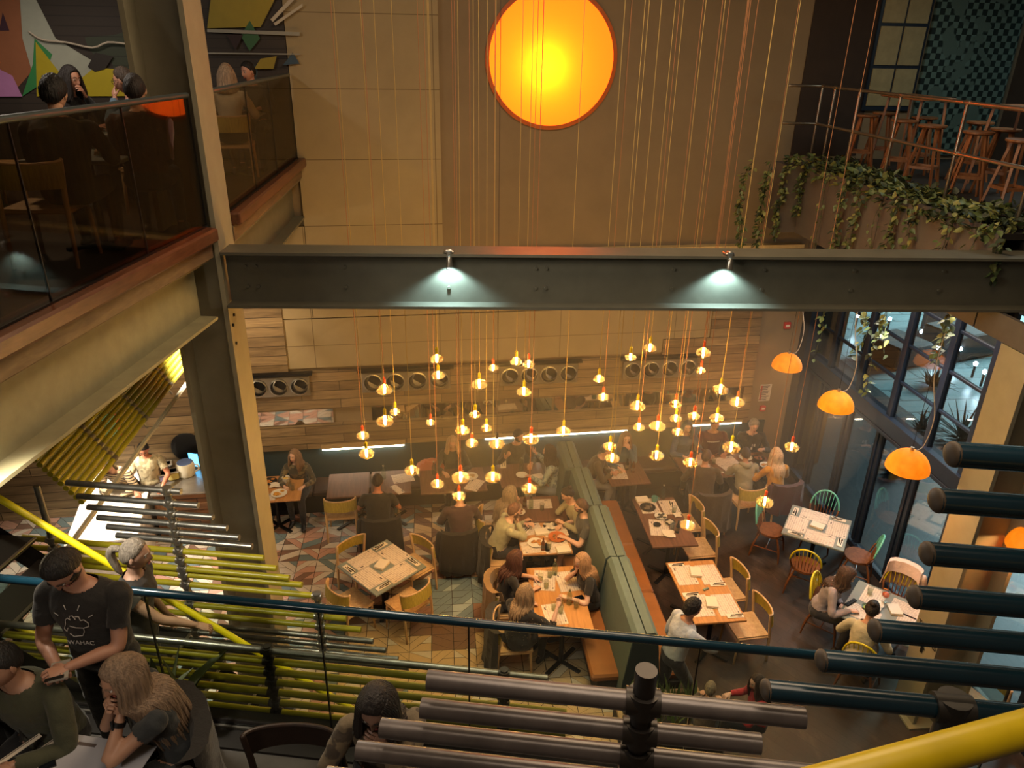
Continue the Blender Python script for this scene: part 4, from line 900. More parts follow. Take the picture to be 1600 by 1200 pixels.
for (px, py, w, c) in sorted(BULB):
    dia = .2 if w >= 24 else (.17 if w >= 20 else .145); tdep = 1175*dia/w
    r3 = ray(px, py)/F; y = max(7.75, min(10.9, r3.y*tdep)); p = CAM + r3*(y/r3.y); dia = w/1175*(y/r3.y)
    cnt[c] += 1; i = cnt[c]
    lb = f'glowing clear flattened bulb on {nm[c]} socket, {nth(i)} among the {nm[c]} ones' if c != 'k' else 'glowing clear flattened bulb on the only dark socket, mid cluster'
    e = thing('pendant_bulb', lb, 'pendant light', p, 0, 'hanging bulb cluster'); k = dia/.2
    key = (c, round(k, 1)); kk = key[1]
    if key not in protos:
        a = MB(); a.lathe([(.018*kk, .075*kk), (.03*kk, .055*kk), (.07*kk, .035*kk), (.096*kk, .008*kk), (.1*kk, -.01*kk), (.09*kk, -.035*kk), (.05*kk, -.058*kk), (.001, -.066*kk)], (0, 0, 0), 22)
        b2 = MB(); b2.tube([(0, 0, .055*kk), (0, 0, -.045*kk)], .013, 8); f2 = MB(); f2.cyl((0, 0, .072*kk), (0, 0, .072*kk+.07), .0185, 12); f2.cyl((0, 0, .072*kk+.07), (0, 0, .072*kk+.09), .014, 10, .005)
        A = a.build('bulb_glass', GLB, e); B = b2.build('filament', FIL, e); D = f2.build('socket', SOCK[c], e); protos[key] = (A, B, D)
    else:
        for o in protos[key]: q = o.copy(); C.objects.link(q); q.parent = e
    t = MB(); t.cyl((0, 0, .072*kk+.08), (0, 0, 10.6-p.z), .0034, 6); t.build('cord', CORD[c], e)
    light('POINT', 'bulb_light', (0, 0, -.0), 3.4, '#ffd29c', .025, parent=e)
# a few bare cords whose bulbs hang out of sight behind the girder are not needed
# orange dome shades
DOME = None
m, nt, b = newmat('orange_papier'); f = noisen(nt, coords(nt), 9, 4); cc = ramp(nt, f, [(.3, '#d9720f'), (.7, '#e88a20')]); nt.links.new(cc, b.inputs['Base Color']); b.inputs['Roughness'].default_value = .7
b.inputs['Emission Strength'].default_value = .36; nt.links.new(ramp(nt, f, [(.3, '#e87408'), (.7, '#ee8414')]), b.inputs['Emission Color'])
for k, (px, py, w) in enumerate(((1231, 563, 46), (1308, 624, 54), (1421, 718, 65), (1614, 842, 69))):
    p = depth(px, py, 1175*.47/w); e = thing('dome_pendant', ['orange dome lampshade nearest the back wall corner', 'orange dome lampshade in the middle of the row along the windows', 'largest fully visible orange dome lampshade, before the glass doors', 'orange dome lampshade cut off by the right edge behind the column'][k], 'pendant lamp', p, 0, 'orange dome lampshades')
    t = MB(); q = [(.235*math.cos(a), -.12+.235*math.sin(a)*1.02) for a in [R(x) for x in range(0, 90, 9)]]+[(.001, .12)]; t.lathe(q+[(.001, .11)]+[(r*.97, z-.008) for r, z in q[::-1][1:]], (0, 0, 0), 32); t.build('lampshade', M['orange_papier'], e)
    t = MB(); t.cyl((0, 0, .11), (0, 0, .16), .02, 10); t.build('cap', CHROME, e); t = MB(); t.cyl((0, 0, .15), (0, 0, 4.86-p.z), .003, 6); t.build('suspension_wire', BLK, e)
    t = MB(); t.tube([(.05, 0, .11), (.17, .05, .16), (.20, .05, .5), (.12, .1, .9), (.05, .05, 1.2), (.02, 0, min(4.8-p.z, 1.6))], .006, 6, smooth=4); t.build('cable', mat('white_cable', '#b5aca0', .5), e)
    t = MB(); t.ell((0, 0, -.03), .045, .045, .06, 12, 8); t.build('bulb', emit('dome_bulb%d' % k, '#ffcf90', 25), e); light('POINT', 'dome_light', (0, 0, -.09), 16, '#ffbe74', .05, parent=e)
# ------------------------------------------------------------------ tables
TABN = 0
def table(label, cx, cy, w, d, rz, m, base='ped', z=.75, floor=0., group='restaurant tables'):
    e = thing('dining_table', label, 'table', (cx, cy, floor), R(rz), group); t = MB(); t.box((0, 0, z-.016), (w, d, .032), 0, .006); t.build('tabletop', m, e)
    if base == 'ped':
        n = 2 if max(w, d) > 1.1 else 1
        for i in range(n):
            o = 0 if n == 1 else (i-.5)*max(w, d)*.55; c = (o, 0) if w > d else (0, o)
            t = MB(); t.cyl((c[0], c[1], .03), (c[0], c[1], z-.03), .032, 14); t.build('pedestal', BLK, e); t = MB()
            for a in (45, 135): t.box((c[0], c[1], .015), (.62, .06, .03), R(a), .008)
            t.build('base', BLK, e)
    return e
T = {}
def tb(k, *a, **kw): T[k] = a[1:5] + (kw.get('rz', a[5]),); table(*a, **kw)
tb('w1', 'pale wooden table crowded with plates by the grey column', -2.78, 10.90, .90, .78, 3, WLT)
tb('w2', 'bare dark table left of the man in the black t-shirt', -1.58, 10.93, .68, .74, 3, WDK)
tb('w3', 'dark wall table before the man in the black t-shirt', -.88, 10.96, .66, .74, 3, WDK)
tb('w4', 'dark wall table before the blonde woman in dark clothes', .15, 10.95, 1.10, .74, 3, WDK)
tb('w5', 'dark wall table with a number card, before the bearded man', 1.33, 11.05, .78, .74, 3, WDK)
tb('b0', 'dark far booth table behind the couple with the orange plate', 1.42, 10.0, .86, .70, 0, WDK)
tb('b1', 'oak booth table with the orange plate', 1.47, 9.22, .76, .78, 0, WLT)
tb('b2', 'oak booth table with tall bottle, before the smiling blonde woman', 1.49, 7.86, .72, 1.34, 0, WLT)
tb('r1', 'brown table with used plates and a teal mug', 3.40, 9.52, .70, 1.30, 0, WDK)
tb('r2', 'brown table with four clean menus beside the leather bench', 3.50, 7.88, .70, 1.26, 1, WLT)
tb('v1', 'wall table with a board and bottle behind the teal booth divider', 3.13, 10.98, .70, .74, 3, WDK)
tb('v2', 'long wall table of the group of six', 4.98, 11.12, 1.68, .74, 3, WDK)
tb('g1', 'grey square table laid with four menus near the windows', 5.74, 9.19, .90, .90, -35, GREYT)
tb('g2', 'grey square table with the orange drink by the cream column', 5.74, 7.27, .92, .92, 45, GREYT)
tb('a', 'grey square table laid with four menus on the tiled floor', -.90, 8.73, .88, .90, 41, GREYT)
tb('m1', 'oak table with menus in the bottom left corner', -2.2, 2.25, 1.15, .78, -8, WLT, floor=3.3)
# ------------------------------------------------------------------ chairs
def make_cafe(name='cafe_chair', WCH=WCH, WOVEN=WOVEN):
    e = thing(name, '', 'chair'); t = MB(); g = []
    for i in range(6):
        y = .22-.44*i/5; g.append([V((x, y, .455 - .012*math.cos(x*6)+.0)) for x in (-.23, -.12, 0, .12, .23)])
    t.sheet(g, .022); t.build('seat', WCH, e)
    for sx in (-1, 1):
        t = MB(); t.tube([(sx*.205, .19, .44), (sx*.225, .21, 0)], [.019, .014], 10); t.build('leg', WCH, e)
        t = MB(); t.tube([(sx*.245, -.17, .80), (sx*.235, -.22, .46), (sx*.235, -.25, 0)], [.016, .02, .015], 10, smooth=3); t.build('leg', WCH, e)
    t = MB(); t.tube([(-.22, .19, .42), (.22, .19, .42)], .013, 8); t.tube([(-.225, .19, .42), (-.235, -.21, .42)], .013, 8); t.tube([(.225, .19, .42), (.235, -.21, .42)], .013, 8); t.tube([(-.23, -.21, .42), (.23, -.21, .42)], .013, 8); t.build('seat_frame', WCH, e)
    g = []
    for k in range(5):
        z = .60+.19*k/4; g.append([V((.245*math.sin(a), -.17 - .095*math.cos(a) - .03*(1-k/4), z + .02*math.cos(a)*(-1 if k == 4 else 0))) for a in [R(-88+176*i/14) for i in range(15)]])
    t = MB(); t.sheet(g, .014); t.build('backrest', WOVEN, e)
    t = MB()
    t.tube([V((.25*math.sin(a), -.17 - .10*math.cos(a), .80 - .02*math.cos(a))) for a in [R(-90+180*i/12) for i in range(13)]], .012, 8); t.build('back_rail', WCH, e); return e
def make_windsor(c, nm):
    e = thing('windsor_chair', '', 'chair'); HM = mat('paint_'+nm, c, .4, 0, .06); t = MB()
    t.prism([(.22*math.cos(a)*(1.0 if math.sin(a) > 0 else .92), .21*math.sin(a)) for a in [2*PI*i/24 for i in range(24)]], .43, .465); t.build('seat', WWN, e)
    for sx in (-1, 1):
        for sy, y in ((1, .13), (-1, -.13)):
            t = MB(); t.tube([(sx*.13, y, .43), (sx*.19, y+sy*.07, .22), (sx*.22, y+sy*.10, 0)], [.014, .019, .011], 10, smooth=3); t.build('leg', WWN, e)
    t = MB(); t.tube([(-.185, .19, .2), (-.185, -.19, .2)], .010, 8); t.tube([(.185, .19, .2), (.185, -.19, .2)], .010, 8); t.tube([(-.185, 0, .2), (.185, 0, .2)], .010, 8); t.build('stretcher', WWN, e)
    hp = lambda a: V((.225*math.cos(a), -.16 - .09*max(0, math.sin(a)) - .02, .465 + .43*max(0, math.sin(a))**.62))
    t = MB(); lo = [V((-.19, -.13, .46)), V((-.215, -.17, .58))]; hi = [hp(R(x)) for x in range(168, 10, -13)]; ro = [V((.215, -.17, .58)), V((.19, -.13, .46))]
    t.tube(lo+[hi[0]], .0135, 10); t.tube([hi[-1]]+ro, .0135, 10); t.build('backrest', WWN, e)
    t = MB(); t.tube(hi, .0145, 10); t.build('hoop', HM, e)
    for i in range(7):
        x = -.15+.05*i; a = math.acos(max(-1, min(1, x*1.12/.225))); top = hp(a); b0 = V((x*.85, -.16, .46)); md = b0.lerp(top, .45)
        t = MB(); t.tube([b0, md], .0065, 6); o = t.build('spindle', WWN, e); t = MB(); t.tube([md, top], .0065, 6); t.build('painted_tip', HM, o)
    return e
DKW = wood('dark_chair_wood', '#1e1511', '#35241b', .5, 'z')
CP = {'d': make_cafe('cafe_chair', DKW, mat('dark_rattan', '#2a1c14', .6, 0, .2, 40)), 'c': make_cafe(), 't': make_windsor('#5fb3a2', 'teal'), 'y': make_windsor('#c7b81f', 'yellow')}
USED = set()
def chair(kind, x, y, face, label, floor=0., group=None):
    o = CP[kind] if kind not in USED else copy_tree(CP[kind]); USED.add(kind)
    o.location = (x, y, floor); o.rotation_euler = (0, 0, R(face-90)); o['label'] = label; o['group'] = group or {'d': 'dark chairs on the mid level', 'c': 'cafe chairs with woven backs', 't': 'spindle-back chairs dipped in paint', 'y': 'spindle-back chairs dipped in paint'}[kind]; return o
chair('c', -1.68, 10.62, 93, 'pale wooden woven-back chair at the bare dark wall table')
ca = R(41)
for k, lb in ((0, 'woven-back chair behind the four-menu tiled-floor table, upper right side'), (1, 'woven-back chair behind the four-menu tiled-floor table, upper left side'), (2, 'woven-back chair before the four-menu tiled-floor table, lower left side'), (3, 'woven-back chair before the four-menu tiled-floor table, lower right side')):
    a = ca + k*PI/2; d = .55; chair('c', -.90+d*math.cos(a), 8.73+d*math.sin(a), math.degrees(a)+180, lb)
chair('c', 3.86, 9.88, 186, 'woven-back chair at the far end of the table with the teal mug'); chair('c', 3.87, 9.22, 184, 'woven-back chair at the near end of the table with used plates')
chair('c', 3.95, 8.22, 186, 'woven-back chair at the far end of the clean-menu oak table'); chair('c', 3.98, 7.50, 184, 'woven-back chair at the near end of the clean-menu oak table')
chair('c', -.98, 10.02, 92, 'chair under the man in the black t-shirt, draped with a black coat'); chair('c', .20, 9.60, 95, 'chair with a dark coat under the person facing the blonde woman')
chair('c', 4.42, 10.32, 95, 'chair draped with a brown coat under the man in a brown jumper'); chair('c', 5.14, 10.48, 96, 'pale woven-back chair under the child in the grey hoodie'); chair('c', 5.76, 10.55, 98, 'chair draped with a burgundy coat under the blonde in mustard')
chair('c', .78, 9.86, 0, 'chair under the long-haired woman at the far booth table'); chair('c', .86, 9.22, 0, 'chair under the man in the pale green jumper, dark coat on it')
chair('c', .86, 8.14, 0, 'chair with a tan jacket under the dark-red-haired woman'); chair('c', .86, 7.48, 0, 'chair under the blonde woman in the speckled black dress')
for k, (a, kd, lb) in enumerate(((55, 't', 'teal-topped spindle chair behind the window table, beside the glass'), (-35, 't', 'teal-topped spindle chair at the right of the window table'), (145, 't', 'teal-topped spindle chair at the left of the window table'), (235, 'y', 'yellow-topped spindle chair in front of the empty window table'))):
    d = .66; chair(kd, 5.74+d*math.cos(R(a)), 9.19+d*math.sin(R(a)), a+180, lb)
chair('y', 5.74+.68*math.cos(R(135)), 7.27+.68*math.sin(R(135)), -45, 'yellow-topped spindle chair under the woman in the lilac jacket')
chair('y', 5.74+.70*math.cos(R(45)), 7.27+.70*math.sin(R(45)), 225, 'yellow-topped spindle chair with a pale pink coat over it')
chair('y', 5.74+.72*math.cos(R(225)), 7.27+.72*math.sin(R(225)), 45, 'spindle chair under the dark-haired woman in a cream cardigan')
q = onz(1530, 1075, .7); chair('c', q.x, q.y, 200, 'woven-back chair at the bottom right beyond the cream column')
chair('d', -1.62, 3.02, 205, 'chair with a black jacket under the long-haired woman at the mid level', 3.3); chair('d', -2.62, 3.12, 260, 'chair with a black jacket in the bottom left corner', 3.3)
chair('d', -.45, 2.75, 250, 'chair under the woman in the patterned jacket at the bottom', 3.3)
# coats draped over chair backs
def coat(label, x, y, face, m, w=.30, z0=.12, z1=.84, floor=0., group='coats hung over chair backs'):
    e_ = thing('coat', label, 'coat', (x, y, floor), R(face-90), group); g = []; n = 14
    for i in range(n):
        v = i/(n-1); row = []
        for j in range(15):
            u = j/14*2-1; a = u*R(88); rr = .27 + .02*noise.noise(V((u*4, v*3, x))) + .05*v*v; f = .018*math.sin(u*16+v*3+x)*(.3+v)
            zz = z1 + .025 - (z1-z0)*v - .025*math.cos(u*2)*0 + .03*noise.noise(V((u*3, 7, y)))*v
            row.append(V(((w+.05*v)*math.sin(a)+f*.4, -.20 - (rr*.52)*math.cos(a) - f, zz)))
        g.append(row)
    g.insert(0, [V((p.x*.95, p.y+.09, p.z-.004)) for p in g[0]]); g.insert(0, [V((p.x*.93, p.y+.13, p.z-.16)) for p in g[1]])
    t = MB(); t.sheet(g, .012); t.build('coat_body', m, e_); t = MB()
    t.tube([V((-(w+.02), -.16, z1-.05)), V((-(w+.05), -.17, z1-.3)), V((-(w+.03), -.14, z1-.55))], [.05, .045, .035], 10, smooth=3); t.build('sleeve', m, e_); return e_
CB = cloth('coat_black', '#16130f'); CBR = cloth('coat_brown', '#3c3024'); CT = cloth('coat_tan', '#8a6d48'); CBU = cloth('coat_burgundy', '#3c1d20'); CPK = cloth('coat_pink', '#d3b8a8')
coat('black coat over the chair of the man in the black t-shirt', -.98, 10.02, 92, CB, .30, .05, .80); coat('dark coat over the chair of the person facing the blonde woman', .20, 9.60, 95, CB, .28, .08, .80); coat('brown coat over the chair of the man in the brown jumper', 4.42, 10.32, 95, CBR, .29, .1, .82)
coat('burgundy coat over the chair of the blonde in mustard', 5.76, 10.55, 98, CBU, .28, .25, .80); coat('black coat over the chair of the man in the pale green jumper', .84, 9.22, 0, CB, .28, .08, .80)
coat('tan jacket over the chair of the dark-red-haired woman', .84, 8.14, 0, CT, .27, .2, .86); coat('black coat over the chair of the woman in the speckled dress', .82, 7.48, 0, cloth('coat_grey', '#2c2823'), .30, .05, .80)
coat('black jacket over the chair of the long-haired woman at the mid level', -1.62, 3.02, 205, CB, .30, .2, .83, 3.3); coat('black jacket hanging on the chair in the bottom left corner', -2.62, 3.12, 260, CB, .31, .15, .84, 3.3)
a = R(45); coat('pale pink coat over the yellow spindle chair by the column', 5.74+.70*math.cos(a), 7.27+.70*math.sin(a), 225, CPK, .22, .5, .95)
# ------------------------------------------------------------------ benches, booth divider
def bench(label, poly, z, m, backs=None):
    e_ = thing('bench', label, 'bench', (0, 0, 0), 0, 'upholstered benches'); t = MB(); t.prism(poly, 0.0, z-.1); t.build('base', DARK, e_, False); return e_
def cushions(e_, x0, x1, ys, z, m):
    for i in range(len(ys)-1): t = MB(); t.box(((x0+x1)/2, (ys[i]+ys[i+1])/2, z-.05), (x1-x0, ys[i+1]-ys[i]-.012, .11), 0, .03); t.build('seat_cushion', m, e_)
e_ = bench('tan leather booth bench left of the teal divider', [(1.82, 6.78), (2.1, 6.78), (2.1, 10.4), (1.82, 10.4)], .45, LEATH); cushions(e_, 1.74, 2.12, [6.75, 8.5, 9.5, 10.4], .46, LEATH)
e_ = bench('tan leather bench right of the teal divider', [(2.5, 6.7), (2.85, 6.7), (2.85, 10.6), (2.5, 10.6)], .45, LEATH); cushions(e_, 2.50, 2.93, [6.72, 8.25, 9.35, 10.6], .46, LEATH)
e_ = thing('booth_divider', 'tall teal upholstered back-to-back booth divider', 'booth divider', (0, 0, 0)); 
for (y0, y1, zt, xt) in ((6.60, 8.05, 1.25, 2.34), (8.07, 9.28, 1.25, 2.32), (9.32, 10.4, 1.24, 2.25), (10.42, 11.3, 1.24, 2.15)):
    hw = .12; dx = 0 if y1 < 9.3 else -.0
    t = MB()
    for side in (-1, 1):
        P = [(side*.008, .05), (side*.25, .05), (side*.23, .5), (side*(hw+.03), zt-.05), (side*(hw-.02), zt), (side*.008, zt-.01)]
        vs = [V((xt + (-.03 if side else 0) + a_, y, z_)) for y in (y0, y1) for a_, z_ in P]; n = 6
        f_ = [tuple(range(n)), tuple(n+i for i in range(n))[::-1]]+[((i+1) % n, i, n+i, n+(i+1) % n) for i in range(n)]
        if side < 0: f_ = [q[::-1] for q in f_]
        t._add(vs, f_)
    o = t.build('upholstered_panel', TEALP, e_, False)
    t = MB(); vs = [V((xt-.03+a_, y, z_)) for y in (y0-.012, y0-.001) for a_, z_ in ((-.25, .05), (.25, .05), (.23, .5), (.14, zt-.06), (-.14, zt-.06), (-.23, .5))]; t._add(vs, [tuple(range(6)), tuple(6+i for i in range(6))[::-1]]+[((i+1) % 6, i, 6+i, 6+(i+1) % 6) for i in range(6)]); t.build('end_panel', TEALD, o, False)
WL2 = mat('wall_bench_brown', '#3e2a1d', .55)
for k, (x0, x1) in enumerate(((-3.3, 1.95), (2.55, 6.0))):
    e_ = thing('bench', ['dark brown wall bench along the left half of the timber wall', 'dark brown wall bench behind the group of six'][k], 'bench', (0, 0, 0), 0, 'upholstered benches')
    t = MB(); wbox(t, x0, x1, 0, .34, .05, .48); t.build('base', DARK, e_, False); n = 5 if k == 0 else 4
    for i in range(n): t = MB(); a_ = x0+(x1-x0)*i/n; b_ = x0+(x1-x0)*(i+1)/n; wbox(t, a_+.006, b_-.006, .35, .46, .05, .54, .03); t.build('seat_cushion', WL2, e_)
# planter with snake plants at the booth end
e_ = thing('planter_box', 'dark planter box with a pale rim at the end of the booth', 'planter', (2.47, 6.22, 0)); t = MB(); t.box((0, 0, .2), (1.0, .56, .4)); t.build('box', DARK, e_, False)
t = MB()
for c_, d_ in (((0, .26, .42), (1.06, .06, .05)), ((0, -.26, .42), (1.06, .06, .05)), ((.5, 0, .42), (.06, .5, .05)), ((-.5, 0, .42), (.06, .5, .05))): t.box(c_, d_, 0, .006)
t.build('rim', wood('pale_rim', '#8a7350', '#a98e66', .6), e_)
t = MB(); t.box((0, 0, .395), (.94, .48, .03)); t.build('soil', M['soil'], e_, False)
SNK = mat('snake_leaf', '#5f7038', .45, 0, .35, 9)
for k in range(9): spiky('snake_plant', f'upright green snake plant in the booth planter, {nth(k+1)}', (2.08+.098*k, 6.22+.13*(-1)**k, .40), 9, .34, .022, SNK, (0, 28), group='snake plants in the booth planter', th=.004, seed=40+k)
# ------------------------------------------------------------------ things on the tables
m, nt, b = newmat('menu_paper'); bt = nt.nodes.new('ShaderNodeTexBrick'); bt.inputs['Scale'].default_value = 1; bt.inputs['Brick Width'].default_value = .085; bt.inputs['Row Height'].default_value = .032
bt.inputs['Mortar Size'].default_value = .004; bt.inputs['Color1'].default_value = lin('#c3b4a4'); bt.inputs['Color2'].default_value = lin('#a99a8e'); bt.inputs['Mortar'].default_value = lin('#d6c9b8'); bt.inputs['Bias'].default_value = -.2
nt.links.new(coords(nt), bt.inputs['Vector']); nt.links.new(bt.outputs[0], b.inputs['Base Color']); b.inputs['Roughness'].default_value = .6
PAPER = mat('plain_paper', '#d3c8b6', .6, 0, .03); KNIFE = mat('cutlery_steel', '#6d6a66', .25, .9, .05); INK = mat('printed_ink', '#5a4f4c', .6)
def tpt(k, u, v):            # point on table k, local offset
    cx, cy, w, d, rz = T[k]; a = R(rz); return V((cx+u*math.cos(a)-v*math.sin(a), cy+u*math.sin(a)+v*math.cos(a), 0)), a
def tz(k): return 4.05 if k == 'm1' else .75
def put(o, k, u, v, rz=0, dz=.0):
    p, a = tpt(k, u, v); o.location = (p.x, p.y, tz(k)+dz+.001); o.rotation_euler = (0, 0, a+R(rz)); return o
def menu(k, u, v, rz, lb, w=.42, d=.29):
    t = MB(); t.box((0, 0, .001), (w, d, .002)); o = t.build('menu_sheet', M['menu_paper'], None, False); put(o, k, u, v, rz); tag(o, lb, 'menu', 'printed paper menus')
    t = MB(); t.box((w*.3, d*.36, .0024), (.05, .02, .0008)); t.box((-w*.36, -d*.4, .0024), (.03, .018, .0008)); t.build('printed_mark', INK, o, False); return o
PR = {}
def proto(name, fn, lb, cat, grp):
    if name not in PR: PR[name] = fn(); o = PR[name]
    else: o = copy_tree(PR[name])
    return tag(o, lb, cat, grp)
def mk_cut():
    e = thing('cutlery_set', '', ''); t = MB(); t.box((0, 0, .003), (.22, .075, .006)); t.build('napkin', PAPER, e, False)
    t = MB(); t.box((0, .012, .009), (.10, .012, .006), .05); t.box((.06, .016, .009), (.11, .018, .003), .05); t.build('knife', KNIFE, e)
    t = MB(); t.box((-.01, -.014, .009), (.12, .010, .005), -.04); t.box((.06, -.018, .009), (.05, .022, .003), -.04); t.build('fork', KNIFE, e); return e
def cutlery(k, u, v, rz, lb): return put(proto('cut', mk_cut, lb, 'cutlery', 'rolled cutlery sets'), k, u, v, rz, .003)
def mk_book():
    e = thing('booklet_stack', '', ''); 
    for i in range(2): t = MB(); t.box((.006*i, .004*i, .010+.018*i), (.20, .15, .017), .06*i, .003); t.build('booklet', PAPER if i else mat('booklet_cream', '#bfae8e', .6), e)
    return e
def booklet(k, u, v, rz, lb): return put(proto('book', mk_book, lb, 'booklets', 'stacks of drinks booklets'), k, u, v, rz)
def plate(k, u, v, r, lb, m=PLATE, food=None, fs=.06):
    e = thing('plate', lb, 'plate', (0, 0, 0), 0, 'plates on the tables'); t = MB(); t.lathe([(0.001, .004), (r*.6, .004), (r, .018), (r, .022), (r*.62, .010), (.001, .009)], (0, 0, 0), 26); t.build('plate_body', m, e)
    if food:
        t = MB(); rs = random.Random(int(u*999+v*99))
        for i in range(9): t.ell((rs.uniform(-1, 1)*r*.5, rs.uniform(-1, 1)*r*.5, .02), fs*rs.uniform(.3, .6), fs*rs.uniform(.25, .5), .012, 8, 5)
        t.build('food', mat('food_'+food.strip('#'), food, .6, 0, .4, 30), e)
    return put(e, k, u, v, 0, .003)
GLT = glass('drinking_glass', '#f6f7f2', .12, .03, .93)
def mk_glass():
    e = thing('drinking_glass', '', ''); t = MB(); t.lathe([(0.001, .003), (.032, .003), (.038, .10), (.041, .12), (.038, .12), (.034, .10), (.029, .012), (.001, .012)], (0, 0, 0), 18); t.build('glass_body', GLT, e)
    t = MB(); t.lathe([(.001, .013), (.029, .013), (.033, .07), (.001, .07)], (0, 0, 0), 14); t.build('drink', glass('water', '#eef0e4', .05, .05, .93), e); return e
def tumbler(k, u, v, lb): return put(proto('glass', mk_glass, lb, 'glass', 'drinking glasses on the tables'), k, u, v)
def mk_bottle():
    e = thing('water_bottle', '', ''); t = MB(); t.lathe([(0.001, .003), (.036, .003), (.038, .02), (.038, .14), (.030, .17), (.014, .205), (.014, .245), (.010, .245), (.010, .205), (.001, .205)], (0, 0, 0), 20); t.build('bottle_glass', glass('bottle_clear', '#dfe8dc', .15, .05, .92), e)
    t = MB(); t.cyl((0, 0, .24), (0, 0, .258), .016, 12); t.build('stopper', CHROME, e); return e
def bottle(k, u, v, lb): return put(proto('bot', mk_bottle, lb, 'bottle', 'clear water bottles'), k, u, v)
def beer(k, u, v, lb, c='#1c1712'):
    e = thing('sauce_bottle', lb, 'bottle', (0, 0, 0), 0, 'dark bottles on the tables'); t = MB(); t.lathe([(0.001, .002), (.03, .002), (.03, .12), (.013, .17), (.013, .21), (.001, .21)], (0, 0, 0), 16); t.build('bottle_body', mat('bottle_'+c.strip('#'), c, .2), e)
    t = MB(); t.lathe([(.0305, .04), (.0305, .1)], (0, 0, 0), 16); t.build('bottle_label', mat('bottle_label', '#5a4c3a', .6), e); return put(e, k, u, v)
def napkin(k, u, v, lb, s=.09):
    t = MB(); rs = random.Random(int((u+v)*1000)); g = [[V((s*(i-2)/2*rs.uniform(.7, 1.1), s*(j-2)/2*rs.uniform(.7, 1.1), .012+rs.uniform(0, .03))) for j in range(5)] for i in range(5)]; t.sheet(g, .003); o = t.build('crumpled_napkin', PAPER); tag(o, lb, 'napkin', 'crumpled napkins'); return put(o, k, u, v)
# four-menu tables
for k, nmx in (('a', 'the tiled-floor table'), ('g1', 'the window table')):
    for i in range(4):
        a_ = i*90; c_, s_ = math.cos(R(a_)), math.sin(R(a_)); u, v = .282, .085
        uu, vv = u*c_-v*s_, u*s_+v*c_; side = ['right', 'far', 'left', 'near'][i]
        menu(k, uu, vv, a_+90, f'printed menu sheet on the {side} side of {nmx}', .42, .30)
        uu, vv = .37*c_+.26*s_, .37*s_-.26*c_; cutlery(k, uu, vv, a_+90, f'napkin with knife and fork on the {side} side of {nmx}')
    booklet(k, 0, 0, 20 if k == 'a' else -10, f'small stack of cream booklets in the middle of {nmx}')
for i, (v, nmx) in enumerate(((.33, 'far'), (-.30, 'near'))):
    menu('r2', -.17, v, 90, f'menu on the bench side, {nmx} half of the oak table', .42, .29); menu('r2', .18, v-.02, 90, f'menu on the chair side, {nmx} half of the oak table', .42, .29)
    cutlery('r2', .22, v-.24, 0, f'knife and fork on the chair side, {nmx} half of the oak table'); cutlery('r2', -.22, v+.22, 0, f'knife and fork on the bench side, {nmx} half of the oak table')
    booklet('r2', 0.0, v+.02, 75, f'cream booklets on the {nmx} half of the oak table')
t = MB(); t.box((0, 0, .012), (.09, .03, .022), .4, .004); o = t.build('table_card', mat('card_green', '#6b8074', .5)); put(o, 'r2', .02, .0, 0); tag(o, 'small green card tag in the middle of the oak table', 'card')
# used brown table
menu('r1', -.13, .42, 90, 'stained menu under the black plate', .42, .3); menu('r1', .20, .36, 90, 'menu beside the teal mug', .40, .28); menu('r1', -.12, -.18, 80, 'menu under the small black bowls', .42, .3)
plate('r1', -.16, .36, .125, 'black plate with leftovers on the brown table', DPLATE, '#6b5a42'); plate('r1', -.02, .10, .10, 'white plate with scraps on the brown table', PLATE, '#3d3a30'); plate('r1', -.14, -.12, .06, 'small black dip bowl on the brown table', DPLATE); plate('r1', .08, -.07, .085, 'black side plate with napkin on the brown table', DPLATE, '#b9ad98')
e = thing('mug', 'teal mug at the far end of the brown table', 'mug'); t = MB(); t.lathe([(.001, .003), (.042, .003), (.05, .03), (.052, .085), (.047, .085), (.045, .02), (.001, .014)], (0, 0, 0), 20); t.tube([(.048, 0, .07), (.078, 0, .06), (.076, 0, .03), (.047, 0, .025)], .006, 7, smooth=3); t.build('mug_body', mat('mug_teal', '#4e8b8b', .35), e); put(e, 'r1', .0, .55)
bottle('r1', .16, .62, 'clear bottle behind the teal mug'); beer('r1', .12, -.32, 'dark blue bottle on the near end of the brown table', '#20303e'); tumbler('r1', .06, -.24, 'glass beside the dark blue bottle'); tumbler('r1', .22, .20, 'glass beside the used plates')
cutlery('r1', .24, .40, 80, 'knife and fork crossed on the brown table menu'); napkin('r1', -.02, -.38, 'crumpled napkin hanging near the corner of the brown table'); napkin('r1', .25, .10, 'crumpled napkin mid brown table', .06); booklet('r1', -.2, .58, 0, 'booklets at the far bench corner of the brown table')
# booth b1 / b0
menu('b1', -.18, .22, 10, 'menu before the man in pale green', .36, .28); menu('b1', .2, .16, 5, 'menu under the black basket', .36, .28); menu('b1', -.16, -.22, 5, 'menu under the white plate of food', .4, .28); menu('b1', .16, -.24, 8, 'menu by the bearded diner with glasses', .38, .26)
plate('b1', -.14, -.14, .12, 'white plate of food before the man in pale green', PLATE, '#a8702c'); plate('b1', .20, -.02, .135, 'orange terracotta plate with a fork', mat('terracotta', '#b5622a', .5), '#8a6a3a', .03); plate('b1', .14, .26, .11, 'black basket with a napkin on the far edge', DPLATE, '#c5bcab', .1)
tumbler('b1', .04, -.28, 'tall glass with cutlery near the edge of the orange-plate table'); beer('b1', -.05, -.30, 'short sauce bottle near the white plate', '#6a3a1c'); booklet('b1', -.02, .12, 5, 'cream booklets between the couple'); cutlery('b1', -.24, .2, 60, 'knife and fork before the man in pale green')
booklet('b1', .24, -.34, 5, 'white card at the near corner of the orange-plate table')
